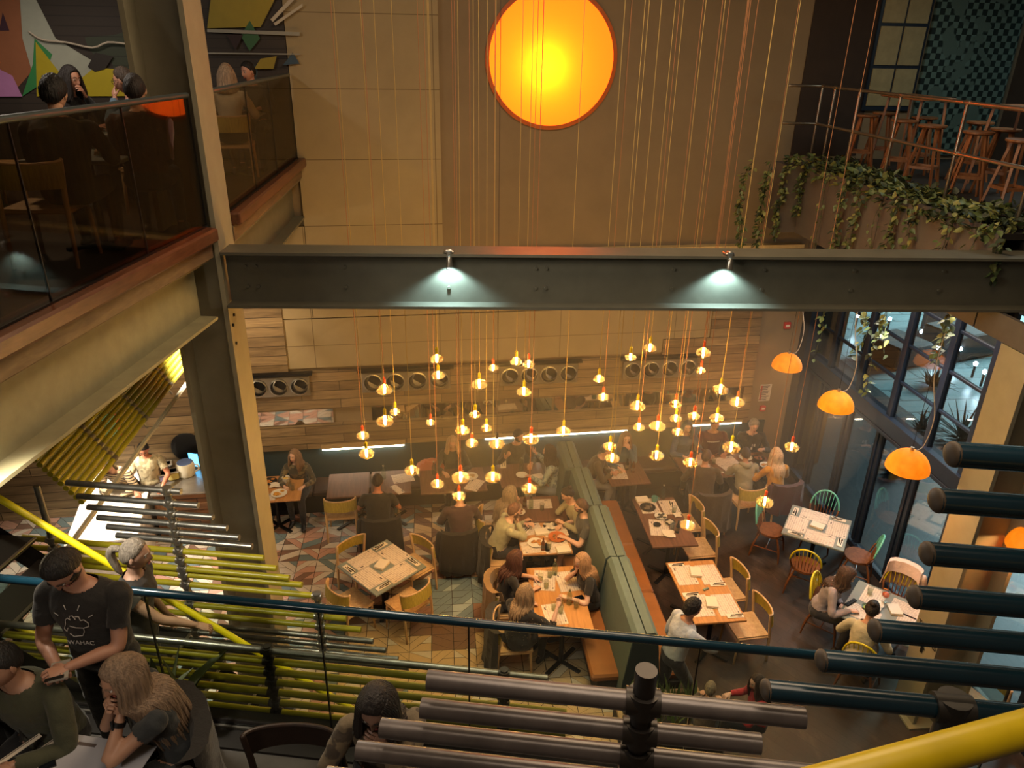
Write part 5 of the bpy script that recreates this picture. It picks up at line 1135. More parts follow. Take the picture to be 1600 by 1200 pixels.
menu('b0', .1, .12, 0, 'menu on the dark far booth table', .4, .26); bottle('b0', -.05, .0, 'clear bottle on the dark far booth table'); tumbler('b0', .12, -.05, 'glass on the dark far booth table'); beer('b0', -.14, .06, 'brown bottle on the dark far booth table', '#4a2414'); plate('b0', -.25, -.1, .10, 'plate on the dark far booth table', PLATE, '#8a5a2c')
# booth b2
menu('b2', -.14, .38, 80, 'menu with glasses standing on it before the dark-red-haired woman', .42, .30); menu('b2', .18, .34, 95, 'menu before the smiling blonde', .42, .30); menu('b2', -.10, -.30, 95, 'menu under glasses at the near end of the oak booth table', .40, .28)
bottle('b2', .02, .50, 'clear tall bottle at the far end of the oak booth table'); bottle('b2', .12, -.12, 'clear bottle in the middle of the oak booth table'); 
for i, (u, v, s) in enumerate(((-.2, .36, 'on the far-left menu'), (-.06, .44, 'beside the tall bottle'), (.0, -.14, 'left of the middle bottle'), (.2, -.2, 'beside the phone'), (-.10, -.22, 'on the near menu'), (-.02, -.28, 'at the front of the near menu'), (-.14, .22, 'at the foot of the far-left menu'))): tumbler('b2', u, v, f'clear glass {s}')
t = MB(); t.box((0, 0, .006), (.16, .08, .01), .35, .004); o = t.build('phone', BLK); put(o, 'b2', .26, -.02); tag(o, 'black phone lying beside the smiling blonde', 'phone'); t = MB(); t.box((0, 0, .0118), (.145, .068, .001), .35); t.build('screen', mat('dark_screen', '#0c1018', .1), o, False)
# wall tables left
for i, (u, v, r, c_, lb) in enumerate(((-.1, .2, .12, '#b0702c', 'black plate of food before the woman at the column'), (.1, -.2, .13, '#c0872e', 'white plate of chips on the pale column table'), (-.28, -.05, .12, '#98653a', 'white plate by the column edge'))): plate('w1', u, v, r, lb, DPLATE if i == 0 else PLATE, c_)
tumbler('w1', .3, -.1, 'tall glass on the pale column table'); tumbler('w1', .24, .02, 'second glass on the pale column table'); napkin('w1', .0, .05, 'crumpled napkin on the pale column table'); menu('w1', -.15, -.28, 5, 'menu at the near edge of the pale column table', .4, .2)
e = thing('paper_tub', 'cream paper tub before the woman at the column', 'tub'); t = MB(); t.lathe([(.001, .003), (.05, .003), (.065, .1), (.06, .1), (.047, .012), (.001, .012)], (0, 0, 0), 18); t.build('tub', PAPER, e); t = MB(); t.ell((0, 0, .07), .05, .05, .02, 10, 6); t.build('food', mat('dip_yellow', '#c7a85a', .6), e); put(e, 'w1', .17, .16)
menu('w3', .2, .1, 10, 'menu right of the man in the black t-shirt', .36, .28); menu('w3', .1, -.25, -60, 'folded menu by the elbow of the man in black', .3, .12); tumbler('w3', -.3, .0, 'glass left of the man in the black t-shirt'); tumbler('w3', -.22, .15, 'second glass left of the man in the black t-shirt'); bottle('w3', -.12, .12, 'clear bottle before the man in the black t-shirt')
bottle('w4', -.3, .22, 'clear bottle before the blonde woman'); tumbler('w4', -.2, .15, 'glass before the blonde woman'); plate('w4', .1, .15, .13, 'black plate before the blonde woman', DPLATE, '#8a6a42'); plate('w4', .32, .05, .12, 'white plate right of the blonde woman', PLATE, '#a88a5a'); menu('w4', .35, -.2, 60, 'menu right of the blonde woman', .36, .24)
t = MB(); t.box((0, 0, 0), (.10, .02, .14), 0, .003); o = t.build('table_number', mat('number_card', '#cfc6b4', .5)); put(o, 'w5', -.28, .26, 0, .07); o.rotation_euler.x = R(-14); tag(o, 'white table number card reading 11 before the bearded man', 'table number')
for s_ in (-.018, .018): t = MB(); t.box((s_, -.0115, .0), (.012, .003, .07)); t.build('digit', BLK, o, False)
bottle('w5', .02, .12, 'clear bottle beside the table number'); plate('w5', .0, -.05, .10, 'square white dish beside the table number', PLATE); booklet('w5', .25, -.15, 10, 'white card by the woman in the floral blouse')
# right wall tables
menu('v1', -.12, .05, 85, 'wooden board of food behind the booth divider', .5, .28); plate('v1', -.12, .0, .1, 'dish on the board behind the booth divider', PLATE, '#9a7a4a'); beer('v1', .06, .1, 'dark beer bottle behind the booth divider', '#1c1410'); beer('v1', .14, .0, 'amber beer bottle behind the booth divider', '#5a3414'); tumbler('v1', .17, .14, 'tall glass behind the booth divider')
plate('v2', -.62, .15, .11, 'white plate with a burger, left end of the long table', PLATE, '#a5702f'); menu('v2', -.5, .12, 10, 'menu at the left end of the long table', .4, .3); cutlery('v2', -.62, -.26, 70, 'napkin with cutlery at the left end of the long table'); tumbler('v2', -.25, .2, 'tall glass before the man in maroon'); tumbler('v2', -.2, .06, 'second tall glass before the man in maroon')
menu('v2', .05, .12, 10, 'menu before the man in maroon', .42, .3); menu('v2', .12, -.16, 12, 'menu with red marks beside the child', .42, .3); cutlery('v2', -.22, -.18, -40, 'cutlery beside the man in the brown jumper')
for i, (u, v, r, mm, c_, lb) in enumerate(((.45, .18, .12, PLATE, '#c7a86a', 'white plate before the man in the black sweatshirt'), (.66, .12, .12, DPLATE, '#7a4a2c', 'black plate near the window corner'), (.5, -.08, .10, DPLATE, '#3a2a1c', 'black bowl between the child and the blonde'), (.7, -.14, .12, PLATE, '#b98b4a', 'white plate before the blonde in mustard'))): plate('v2', u, v, r, lb, mm, c_)
# g2
menu('g2', -.22, .22, 90, 'menu before the woman in the lilac jacket', .42, .3); menu('g2', .24, -.22, 90, 'menu at the column side of the grey table', .40, .28); menu('g2', .22, .2, 0, 'menu under the orange drink', .4, .28); menu('g2', -.02, -.26, 0, 'menu before the woman in the cream cardigan', .3, .2)
plate('g2', -.08, .20, .07, 'green bowl of guacamole', mat('bowl_green', '#3c4a22', .5), '#8fa24a'); plate('g2', .06, .12, .09, 'small white plate with a wrap beside the guacamole', PLATE, '#c7b27a'); napkin('g2', -.02, .12, 'crumpled white napkin beside the guacamole')
t = MB(); t.box((0, 0, .01), (.22, .06, .02), -.3, .01); o = t.build('sunglasses_case', BLK); put(o, 'g2', -.12, .40); tag(o, 'black case at the far corner of the grey table', 'case'); t = MB(); t.box((0, 0, .02), (.2, .004, .004), -.3); t.build('hinge', KNIFE, o)
e = thing('cocktail_glass', 'stemmed glass of bright orange drink', 'cocktail'); t = MB(); t.lathe([(.04, .003), (.006, .01), (.006, .07), (.05, .11), (.056, .16), (.045, .20), (.043, .20), (.053, .16), (.001, .08)], (0, 0, 0), 20); t.build('glass_body', GLT, e); t = MB(); t.ell((0, 0, .135), .046, .046, .038, 14, 8); t.build('drink', mat('orange_drink', '#e0551a', .2), e)
t = MB(); t.lathe([(.001, 0), (.03, 0), (.03, .006), (.001, .006)], (.03, .02, .19), 14, axis=Matrix.Rotation(R(50), 3, 'Y')); t.build('orange_slice', mat('slice_orange', '#e88a2a', .5), e); put(e, 'g2', .18, .06)
tumbler('g2', .24, .26, 'glass near the pink coat'); booklet('g2', .1, -.1, 30, 'white booklets on the grey table by the column')
# mid level corner table
for i in range(3):
    t = MB(); t.box((0, 0, .002), (.30, .032, .003)); o = t.build('paper_straw_sleeve', PAPER, None, False); q = onz(18+30*i, 1180+4*i, 4.053); o.location = q; o.rotation_euler.z = R(52); tag(o, f'long white paper strip on the corner table, {nth(i+1)} of three', 'paper strip', 'paper strips on the corner table')
    t = MB(); t.box((.02, .008, .0042), (.24, .005, .001)); t.build('printed_line', INK, o, False)
q = onz(150, 1194, 4.052); t = MB(); t.box((0, 0, .001), (.5, .3, .002)); o = t.build('menu_sheet', mat('menu_cool', '#a9aab2', .6, 0, .03), None, False); o.location = q; o.rotation_euler.z = R(-14); tag(o, 'large pale menu sheet before the long-haired woman', 'menu'); t = MB(); t.box((-.13, .1, .0024), (.12, .02, .0006)); t.build('printed_mark', INK, o, False)
q = onz(72, 1186, 4.052); t = MB(); t.box((0, 0, .004), (.08, .16, .008), 0, .003); o = t.build('phone', BLK); o.location = q; o.rotation_euler.z = R(30); tag(o, 'black phone at the edge of the corner table', 'phone'); t = MB(); t.box((0, 0, .009), (.07, .15, .001)); t.build('screen', M['dark_screen'], o, False)
q = onz(440, 1210, 4.03); chair('d', q.x, q.y, 265, 'empty dark round-backed chair at the bottom left of the grey tubes', 3.3)
# toilets sign on the cream column
def text(body, size, loc, rot, m, parent, name='lettering', ext=.002, align='CENTER'):
    cu = bpy.data.curves.new(name, 'FONT'); cu.body = body; cu.size = size; cu.extrude = ext; cu.align_x = align; cu.align_y = 'CENTER'; o = bpy.data.objects.new(name, cu); C.objects.link(o)
    dg = bpy.context.evaluated_depsgraph_get(); me = bpy.data.meshes.new_from_object(o.evaluated_get(dg)); C.objects.unlink(o); bpy.data.objects.remove(o); o = bpy.data.objects.new(name, me); me.materials.clear(); me.materials.append(m); C.objects.link(o)
    o.location = loc; o.rotation_euler = rot; o.parent = parent; return o
e = thing('wall_sign', 'black TOILETS UPSTAIRS lettering on the cream column', 'sign', (5.597, 6.32, 1.22))
text('TOILETS', .095, (-.002, 0, .09), (R(90), 0, R(-90)), BLK, e); text('UPSTAIRS', .095, (-.002, 0, -.02), (R(90), 0, R(-90)), BLK, e)
t = MB(); t.prism([(-.05, 0), (0, .05), (.05, 0), (.02, 0), (.02, -.07), (-.02, -.07), (-.02, 0)], 0, .004, Matrix.Rotation(R(-90), 3, 'Z') @ Matrix.Rotation(R(90), 3, 'X')); o = t.build('arrow', BLK, e, False); o.location = (-.004, 0, -.17)
# ------------------------------------------------------------------ the people
P_ = person
SK1, SK2, SK3 = '#c4967a', '#b58468', '#d0a58c'
P_('long-haired blonde woman in patterned shirt seated behind the plates by the grey column', (460, 712), face=-92, fem=True, top='#3a3428', pat='camo', c2='#6a5c40', hair='#8a6238', style='long', yaw=-25, pitch=5, skin=SK3, scale=.97)
P_('man in black t-shirt seated with his back turned at the wall table', (590, 752), face=88, top='#1f1c17', sleeve='short', hair='#2a1d14', lean=18, pitch=25, skin='#b87858', wide=1.12)
P_('person in dark burgundy facing the blonde woman, back turned', (718, 772), face=95, top='#3b2426', hair='#2c2019', lean=14, pitch=15, wide=1.1)
P_('woman with curly blonde bob and dark top against the teal wall', (707, 691), face=-90, fem=True, top='#2a2f2c', hair='#b98f52', style='wavy', hlen=.12, pitch=22, skin=SK1)
P_('bearded man in dark top seated under the strip light', (810, 681), face=-75, top='#2b2c2a', hair='#241a14', beard='#2a1d15', yaw=25, pitch=15, hands=('table', 'raise'), skin=SK2)
P_('dark-haired woman in pale floral blouse at the numbered wall table', (858, 705), face=165, fem=True, top='#8f9a94', pat='floral', c2='#5c6a72', hair='#35241b', style='long', hlen=.2, legs='#7a8086', hands=('table', 'raise'), skin=SK1)
P_('woman with very long fair hair in a beige top at the far booth', (798, 770), face=5, fem=True, top='#a08a6a', hair='#8d7350', style='long', hlen=.42, lean=14, hands=('mouth', 'table'), skin=SK1)
P_('man with reddish hair in pale green jumper leaning on the booth table', (804, 798), face=5, top='#a39f7e', hair='#7a4a2a', lean=24, pitch=12, skin=SK3, wide=1.1, hands=((-.16, .50, .82), 'chin'), beard='#7a4e30')
P_('dark-haired woman in pale jumper looking down beside the man with glasses', (887, 772), face=188, fem=True, top='#9a9270', hair='#2b1f18', style='bun', lean=16, pitch=32, hands=((-.2, .34, .84), 'chin'), skin=SK3)
P_('bearded man with glasses in dark grey t-shirt and shorts', (908, 791), face=180, top='#454440', sleeve='short', hair='#5a3a20', beard='#5a3a24', glasses=True, shorts=True, legs='#26282a', lean=10, pitch=14, wide=1.15, hands=('table', 'table'), skin=SK3)
P_('woman with dark red hair in black top at the near booth table', (806, 872), face=8, fem=True, top='#201b18', sleeve='elbow', hair='#5a2e1c', style='wavy', lean=12, pitch=16, hands=('table2', 'table'), skin=SK3)
P_('blonde woman in speckled black dress seen from behind, gesturing', (821, 925), face=42, fem=True, top='#1d1a18', pat='sparkle', c2='#8a7a60', sleeve='elbow', hair='#9a7442', style='wavy', hlen=.26, lean=10, pitch=6, hands=('table', 'raise'), legs='#1d1a18', skin=SK3, wide=1.15)
P_('smiling blonde woman in black t-shirt resting her chin on her hand', (909, 876), face=188, fem=True, top='#1e1b19', sleeve='short', hair='#b07c3e', style='long', hlen=.34, lean=14, pitch=8, yaw=12, hands=((-.22, .42, .82), 'chin'), skin=SK3, legs='#1a1918')
P_('woman with long auburn hair and blue top, hand at her mouth, by the teal wall', (978, 684), face=-88, fem=True, top='#3d5566', hair='#7a5236', style='long', hands=('mouth', 'table'), pitch=10, skin=SK3)
P_('person in brown jumper and pale jeans at the end of the teal divider', (948, 703), face=-20, top='#4c4030', legs='#8c8a8c', hair='#3a2a1e', lean=26, pitch=18, hands=((.1, .45, .82), 'table2'))
P_('woman in blue hooded top between the bulbs by the strip light', (1074, 667), face=-80, fem=True, top='#3c4c64', hair='#2c3c54', style='wavy', hlen=.14, yaw=-20, pitch=8, skin=SK3)
P_('man in maroon sweatshirt with white lettering', (1117, 663), face=-92, top='#4a2026', hair='#5a4030', style='crop', pitch=16, wide=1.15, skin=SK2, lean=6)
P_('young man with grey-blond hair in black sweatshirt, hand raised', (1178, 665), face=-95, top='#191817', pat=None, hair='#8f8672', style='curly', pitch=18, wide=1.1, skin=SK3, hands=((-.16, .33, .86), 'chin'))
P_('man in dark brown jumper seen from behind, left of the child', (1104, 713), face=78, top='#3f3222', hair='#54382a', style='crop', lean=14, pitch=12, wide=1.1, yaw=-30, skin=SK2)
P_('child in grey hoodie seen from behind', (1165, 709), face=88, top='#8b8570', hair='#3d2a1e', style='short', hooded=True, lean=12, pitch=16, scale=.93, skin=SK2)
P_('woman with long straight blonde hair in a mustard top, seen from behind', (1213, 710), face=98, fem=True, top='#b07a1e', hair='#c49a5e', style='long', hlen=.30, lean=10, pitch=12, wide=1.05, skin=SK3)
P_('woman with curly brown hair in lilac-grey jacket looking down at her phone', (1324, 898), face=-38, fem=True, top='#8d8488', hair='#4a3224', style='wavy', hlen=.24, lean=18, pitch=34, hands=('lap', 'table'), skin=SK3, vox=.013)
P_('dark-haired woman in cream cardigan seen from behind at the grey table', (1363, 952), face=45, fem=True, top='#b3ab8e', hair='#1f1713', style='bun', lean=16, pitch=22, skin=SK2, vox=.013)
P_('dark curly-haired server in pale blue shirt walking past the oak table', (1083, 950), face=10, pose='stand', leg_pose='walk', top='#a3a8b0', sleeve='elbow', legs='#15141a', hair='#1c1410', style='curly', lean=14, pitch=10, hands=('side', 'reach'), skin=SK2, vox=.013)
P_('fair-haired child low at the bottom of the dark floor', (1110, 1076), face=60, top='#5a4a3a', hair='#8a7350', style='short', scale=.75, pitch=10)
P_('dark-haired girl in a red top at the bottom of the dark floor', (1183, 1066), face=165, fem=True, top='#a32226', hair='#3a2418', style='long', scale=.85, yaw=25, skin=SK3)
P_('cook in patterned short-sleeved shirt looking down at the pass', (224, 702), face=-75, pose='stand', top='#b3a684', pat='camo', c2='#8a7f62', sleeve='short', legs='#9a9690', hair='#17110e', pitch=34, hands=((-.18, .34, 1.0), (.2, .36, 1.0)), skin='#b5765a')
P_('person in striped top bending behind the cook', at=(-5.05, 10.9), face=-100, pose='stand', top='#c4ac84', pat='stripe', c2='#3a2c20', legs='#7a7064', hair='#1d1410', lean=34, pitch=30, hands=((-.1, .4, .95), (.1, .42, .95)))
# mid level
P_('waiter in black t-shirt with line drawing, writing on a pad', (98, 888), floor=3.3, face=-98, pose='stand', top='#191715', sleeve='short', legs='#0e0e10', hair='#120e0c', style='short', beard='#120e0c', lean=6, pitch=52, yaw=-8, wide=1.08, vox=.009, scale=1.0, hands=((-.02, .34, 1.12), (.06, .31, 1.08)), skin='#a87c66', elbow=((-.9, -.5, -.6), (.9, -.5, -.6)), palms=((.5, 0, -1), (-.2, 0, 1)), curl=.8)
P_('woman with silver-blonde ponytail going down the stairs', (212, 866), floor=2.78, face=-2, pose='stand', leg_pose='walk', top='#2a2622', sleeve='cap', legs='#101012', hair='#857866', style='pony', fem=True, lean=6, pitch=8, scale=.96, vox=.010, skin='#b48e78', hands=('side', (.10, .52, 1.02)))
P_('woman with very long fair hair seated at the corner table, hands at her mouth', (190, 1056), floor=3.3, face=205, fem=True, top='#23282b', sleeve='cap', legs='#2c3234', hair='#86694a', style='long', hlen=.46, lean=16, pitch=24, yaw=22, hands=('mouth', 'mouth'), skin='#b08870', vox=.009, curl=.8)
P_('person in olive jumper and grey cap cut off by the left edge', (0, 1040), floor=3.3, face=250, top='#3b3d2a', legs='#1a1a1c', hair='#1b1a1a', style='short', lean=14, pitch=10, wide=1.12, vox=.012, skin='#a07a64', hands=('table', 'table'))
P_('woman with centre-parted dark hair in patterned jacket, below the grey tubes', (588, 1104), floor=3.3, face=-90, fem=True, top='#6a5c46', pat='camo', c2='#43382c', hair='#1f1512', style='long', hlen=.2, lean=18, pitch=28, yaw=-12, hands=('mouth', 'table'), skin='#8f6f60', vox=.009, curl=.7)
# upper left floor
def up_(label, px, y, **k):
    q = ony(px[0], px[1], y); S = k.get('scale', 1.0); o = P_(label, at=(0, 0), floor=5.86, **k); P = PEOPLE[-1]; hc = P['hc']; rz = o.rotation_euler.z; h = Matrix.Rotation(rz, 3, 'Z') @ V((hc.x, hc.y, 0))*S
    o.location = (q.x-h.x, q.y-h.y, q.z-hc.z*S if k.get('adj', 0) else 5.86)
up_('dark-haired woman with hand at her mouth behind the glass balustrade', (105, 97), 8.6, face=-15, fem=True, top='#1b1a1c', sleeve='long', hair='#1f1512', style='wavy', hlen=.05, hands=('mouth', 'table'), skin='#c08c74', yaw=-10)
up_('man with dark glasses and rolled blue sleeves drinking, before the mural', (190, 108), 8.4, face=190, top='#5c7488', glasses=True, hair='#4a3524', hands=('mouth', 'table'), skin='#c08c74', yaw=-15)
up_('silhouetted person with dark hair nearest the upper left balustrade', (80, 122), 6.3, face=90, top='#120e0c', hair='#0e0a08', style='curly', wide=1.2)
up_('person in red-brown top seen from behind at the upper balustrade', (211, 142), 6.85, face=100, hands=('lap', 'lap'), elbow=((-.1, -.6, -1), (.1, -.6, -1)), top='#3a1a12', hair='#20120c', style='short', wide=1.05)
up_('blonde woman in white top beyond the orange column', (352, 104), 10.1, face=95, fem=True, top='#b5aca2', hair='#a07c52', style='long', hlen=.12, skin='#c08c74')
up_('dark-haired man facing the blonde woman beyond the column', (386, 100), 11.1, face=-95, top='#2c2622', hair='#1a120e', skin='#c08c74', yaw=-30)
for (x, y, lb) in ((-3.55, 8.55, 'table with glasses between the couple before the mural'), (-2.85, 6.7, 'table with an orange bottle behind the upper balustrade'), (-2.62, 10.6, 'table with drinks beyond the orange column')):
    k = 'u%d' % int(y*10); tb(k, lb, x, y, .75, .7, 0, GREYT, floor=5.86)
def puts(fn, x, y, lb): o = fn('u0', 0, 0, lb); o.location = (x, y, 5.86+.751); return o
T['u0'] = (0, 0, 1, 1, 0)
puts(tumbler, -3.3, 8.5, 'glass before the dark-haired woman on the upper floor'); puts(lambda *a: beer(*a[:4], c='#7a4412'), -2.55, 6.8, 'amber bottle behind the upper balustrade'); puts(bottle, -2.75, 6.7, 'clear bottle behind the upper balustrade'); puts(bottle, -3.0, 7.1, 'second clear bottle behind the upper balustrade, further left'); puts(tumbler, -2.5, 10.5, 'glass on the table beyond the orange column'); puts(bottle, -2.42, 10.7, 'clear bottle on the table beyond the orange column')
for x, y, f, lb in ((-3.0, 6.2, 90, 'dark chair under the silhouetted person upstairs'), (-4.3, 8.3, 0, 'chair under the dark-haired woman upstairs'), (-2.9, 8.2, 180, 'chair under the man with glasses upstairs'), (-2.5, 10.05, 95, 'chair under the blonde woman in white upstairs')): chair('c', x, y, f, lb, 5.86)
finish_people()
BYL = {p['e']['label']: p for p in PEOPLE}
def find(s): return next(p for l, p in BYL.items() if s in l)
WHITEP = mat('white_print', '#b8b4ae', .7)
# maroon sweatshirt lettering, waiter's drawing, watch, white print on black sweatshirt
def on_chest(P, z, half=.1): # surface point on chest in local space
    me = [c for c in P['e'].children if c.name.startswith('shirt')][0].data; best = None
    for v in me.vertices:
        if abs(v.co.x - half) < .02 and abs(v.co.z-z) < .012 and v.normal.y > .2:
            if best is None or v.co.y > best: best = v.co.y
    return best if best is not None else .13
P = find('maroon'); t = MB()
for i in range(11): x = -.11+.022*i; y = on_chest(P, .92, x)+.004; t.box((x, y, .92), (.015, .005, .018+.006*(i % 2)))
t.build('chest_lettering', WHITEP, P['e'], False)
P = find('grey-blond'); t = MB()
for i, (x, z, w, h) in enumerate(((-.05, .86, .03, .05), (.0, .86, .035, .05), (.05, .87, .03, .045), (.02, .80, .05, .02))): t.box((x, on_chest(P, z, x)+.004, z), (w, .005, h))
t.build('chest_print', WHITEP, P['e'], False)
P = find('waiter'); t = MB()
def dl(pts, r=.0022):
    q = [V((x, on_chest(P, z, x)+.006, z)) for x, z in pts]; t.tube(q, r, 5)
Z = 1.25
dl([(-.07, Z), (-.075, Z+.03), (-.06, Z+.055), (-.04, Z+.05)]); dl([(-.04, Z+.05), (-.035, Z+.075), (-.015, Z+.075), (-.012, Z+.055)]); dl([(-.012, Z+.055), (.0, Z+.078), (.018, Z+.075), (.018, Z+.05)]); dl([(.018, Z+.05), (.03, Z+.062), (.045, Z+.05), (.05, Z+.02)])
dl([(-.07, Z), (-.04, Z-.01), (.0, Z-.005), (.03, Z+.005)]); dl([(.05, Z+.02), (.07, Z-.02), (.06, Z-.04), (.045, Z-.01)]); dl([(-.04, Z-.01), (-.035, Z-.04), (-.02, Z-.07), (.03, Z-.075), (.045, Z-.055)])
for a in (-60, -20, 20, 60): c_, s_ = math.sin(R(a)), math.cos(R(a)); dl([(c_*.10, Z+.02+s_*.10), (c_*.125, Z+.02+s_*.125)])
t.build('chest_drawing', WHITEP, P['e'], False)
text('WAHAC', .04, (0, on_chest(P, 1.14, 0)+.012, 1.13), (R(90), 0, R(180)), WHITEP, P['e'], 'chest_lettering', .001)
arms = P['bones'][4]; w = arms[1][3]; w0 = arms[0][3]
t = MB(); t.box((0, 0, 0), (.09, .14, .012), .3); o = t.build('order_pad', mat('pad_white', '#8d877e', .6), None, False); mw = P['e'].matrix_basis; o.location = mw @ (w + V((-.05, .05, .035))); tag(o, 'small white order pad in the waiter\'s hand', 'notepad')
t = MB(); t.box((0, -.06, .008), (.09, .02, .006), .3); t.build('binding', BLK, o, False)
P = find('hands at her mouth'); s, sp, el, wr, hd, pn = P['bones'][4][0]
d = (wr-el).normalized(); t = MB(); c_ = el.lerp(wr, .80); t.tube([c_-d*.012, c_+d*.012], .034, 16, ends=False); o = t.build('wristwatch', BLK, P['e'])
u_, v_ = frame(d)
for nn in (u_,): t = MB(); t.box(c_ + V((0, .0, 0)) - V((0, 0, 0)) + (V((-.3, .8, .3)).normalized())*.034, (.034, .012, .04), 0, .004); t.build('watch_face', mat('watch_face', '#23272b', .15), o)
# ------------------------------------------------------------------ bar stools and high tables on the right mezzanine
WST = wood('stool_wood', '#6a4228', '#946440', .45, 'z')
def make_stool():
    e = thing('bar_stool', '', 'stool', (0, 0, 0), 0, 'wooden bar stools'); t = MB(); t.lathe([(.001, .74), (.15, .74), (.17, .755), (.17, .775), (.001, .765)], (0, 0, 0), 22); t.build('seat', WST, e)
    for k in range(4):
        a = PI/4+k*PI/2; c_, s_ = math.cos(a), math.sin(a); t = MB(); t.loft([(V((c_*.10, s_*.10, .745)), V((.022, 0, 0)), V((0, .022, 0))), (V((c_*.25, s_*.25, 0)), V((.018, 0, 0)), V((0, .018, 0)))], 4); t.build('leg', WST, e, False)
    t = MB(); q = [V((math.cos(PI/4+k*PI/2)*.20, math.sin(PI/4+k*PI/2)*.20, .24+.04*(k % 2))) for k in range(5)]
    for k in range(4): t.box((q[k]+q[k+1])/2, ((q[k]-q[k+1]).length, .022, .035), math.atan2((q[k+1]-q[k]).y, (q[k+1]-q[k]).x))
    t.build('foot_rail', WST, e, False); return e
s0 = None; pos = [(6.25, 11.0), (6.75, 11.4), (6.35, 10.2), (6.95, 10.7), (6.3, 9.5), (7.3, 10.0), (6.4, 8.75), (7.0, 9.1), (6.35, 7.95), (7.2, 8.3), (6.9, 7.0+.7), (7.5, 7.6), (6.45, 6.9+.35)]
pos.sort(key=lambda p: p[0]/p[1])
for i, (x, y) in enumerate(pos):
    o = s0 or make_stool()
    if s0 is not None: o = copy_tree(s0)
    s0 = s0 or o; o.location = (x, y, 5.86); o.rotation_euler.z = U(0, 1.5); o['label'] = f'wooden bar stool behind the tube railing, {nth(i+1)} of thirteen'
for i, (x, y, w) in enumerate(((6.7, 10.6, 1.0), (6.85, 8.5, 1.2))):
    e = thing('high_table', ['narrow high wooden table at the far end of the mezzanine', 'narrow high wooden table among the nearer mezzanine stools'][i], 'table', (x, y, 5.86), 0, 'high tables on the mezzanine'); t = MB(); t.box((0, 0, 1.04), (.5, w, .04), 0, .008); t.build('tabletop', WST, e)
    for sx in (-1, 1):
        for sy in (-1, 1): t = MB(); t.loft([(V((sx*.17, sy*w*.4, 1.03)), V((.022, 0, 0)), V((0, .022, 0))), (V((sx*.24, sy*w*.47, 0)), V((.02, 0, 0)), V((0, .02, 0)))], 4); t.build('leg', WST, e, False)
# ------------------------------------------------------------------ trailing plants
LEAFM = [mat('leaf_green', '#56653a', .5, 0, .3, 12), mat('leaf_pale', '#7d8048', .5, 0, .25, 12), mat('leaf_dark', '#2f3a24', .55, 0, .3, 12)]
def leaf(t, p, d, n, L, W):
    d = d.normalized(); s = d.cross(n).normalized(); n = s.cross(d)
    P = [p, p+d*L*.25+s*W*.5+n*L*.04, p+d*L*.6+s*W*.38, p+d*L-n*L*.12, p+d*L*.6-s*W*.38, p+d*L*.25-s*W*.5+n*L*.04, p+d*L*.35-n*L*.08]
    t._add(P, [(0, 1, 6), (1, 2, 6), (2, 3, 6), (3, 4, 6), (4, 5, 6), (5, 0, 6)])
def vine(label, p0, L, sway, n, sz, out, group='ivy strands trailing from the planter', spread=.05, path=None):
    e = thing('trailing_vine', label, 'vine', p0, 0, group); pts = path or [V((out.x*.06*min(1, k), out.y*.06*min(1, k), .03 if k == 0 else 0)) + V((U(-sway, sway), U(-sway, sway), -L*k/7)) for k in range(8)]
    pts = [V((p.x, p.y, p.z)) for p in pts]; t = MB(); t.tube(pts, .004, 5, smooth=3); t.build('stem', LEAFM[2], e)
    t = MB()
    for i in range(n):
        k = rnd()*(len(pts)-1.001); j = int(k); p = pts[j].lerp(pts[j+1], k-j) + V((U(-1, 1), U(-1, 1), U(-1, 1)))*spread; d = (out*U(.1, .8) + V((U(-1, 1), U(-1, 1), U(-1.4, .1)))); t.mi = random.choice((0, 0, 1, 2))
        leaf(t, p, d, V((out.x*.5, out.y*.5, 1)) + V((U(-.4, .4), U(-.4, .4), 0)), sz*U(.7, 1.25), sz*U(.55, .85))
    t.build('leaves', LEAFM, e); return e
OUT = V((-1, -.15, 0))
vl = [((1178, 240), 1.25, .05, 150, .075), ((1205, 250), 1.3, .05, 150, .08), ((1232, 255), 1.1, .05, 140, .075), ((1262, 262), .75, .04, 90, .075), ((1330, 282), 1.05, .03, 90, .085), ((1352, 288), .9, .03, 70, .08), ((1410, 302), 1.0, .03, 80, .09), ((1440, 310), .6, .03, 40, .08), ((1500, 325), .55, .03, 25, .08), ((1540, 338), .5, .03, 30, .085), ((1580, 350), .45, .03, 30, .085), ((1385, 296), 1.15, .03, 20, .06), ((1300, 272), 1.2, .02, 18, .06)]
for i, (pp, L, sw, n, sz) in enumerate(vl):
    if i < 3: p = ony(pp[0], pp[1], 11.25); p.z = 5.9
    else: p = onx(pp[0], pp[1], PX-.03)
    p.z = 5.9; vine(f'ivy strand trailing over the grey mezzanine planter, {nth(i+1)}' , p, L, sw, n, sz, OUT)
for i, (px0, py0, py1, n) in enumerate(((1295, 490, 575, 26), (1362, 495, 570, 36), (1385, 500, 640, 40), (1395, 495, 560, 30), (1488, 495, 570, 50))):
    A = onx(px0, py0, 5.75); B = onx(px0, py1, 5.75); A = V((5.75, A.y, 4.85)); L = max(.4, 4.85 - B.z); vine(f'leafy strand hanging before the facade window below the girder, {nth(i+1)}', A, L, .05, n, .095, V((-1, 0, 0)), 'leafy strands hanging before the facade', .05)
vine('sparse leafy strand hanging beside the cream column at the right', V((6.35, 5.75, 4.85)), 2.3, .05, 26, .09, V((-1, 0, 0)), 'leafy strands hanging before the facade', .05)
t = MB()
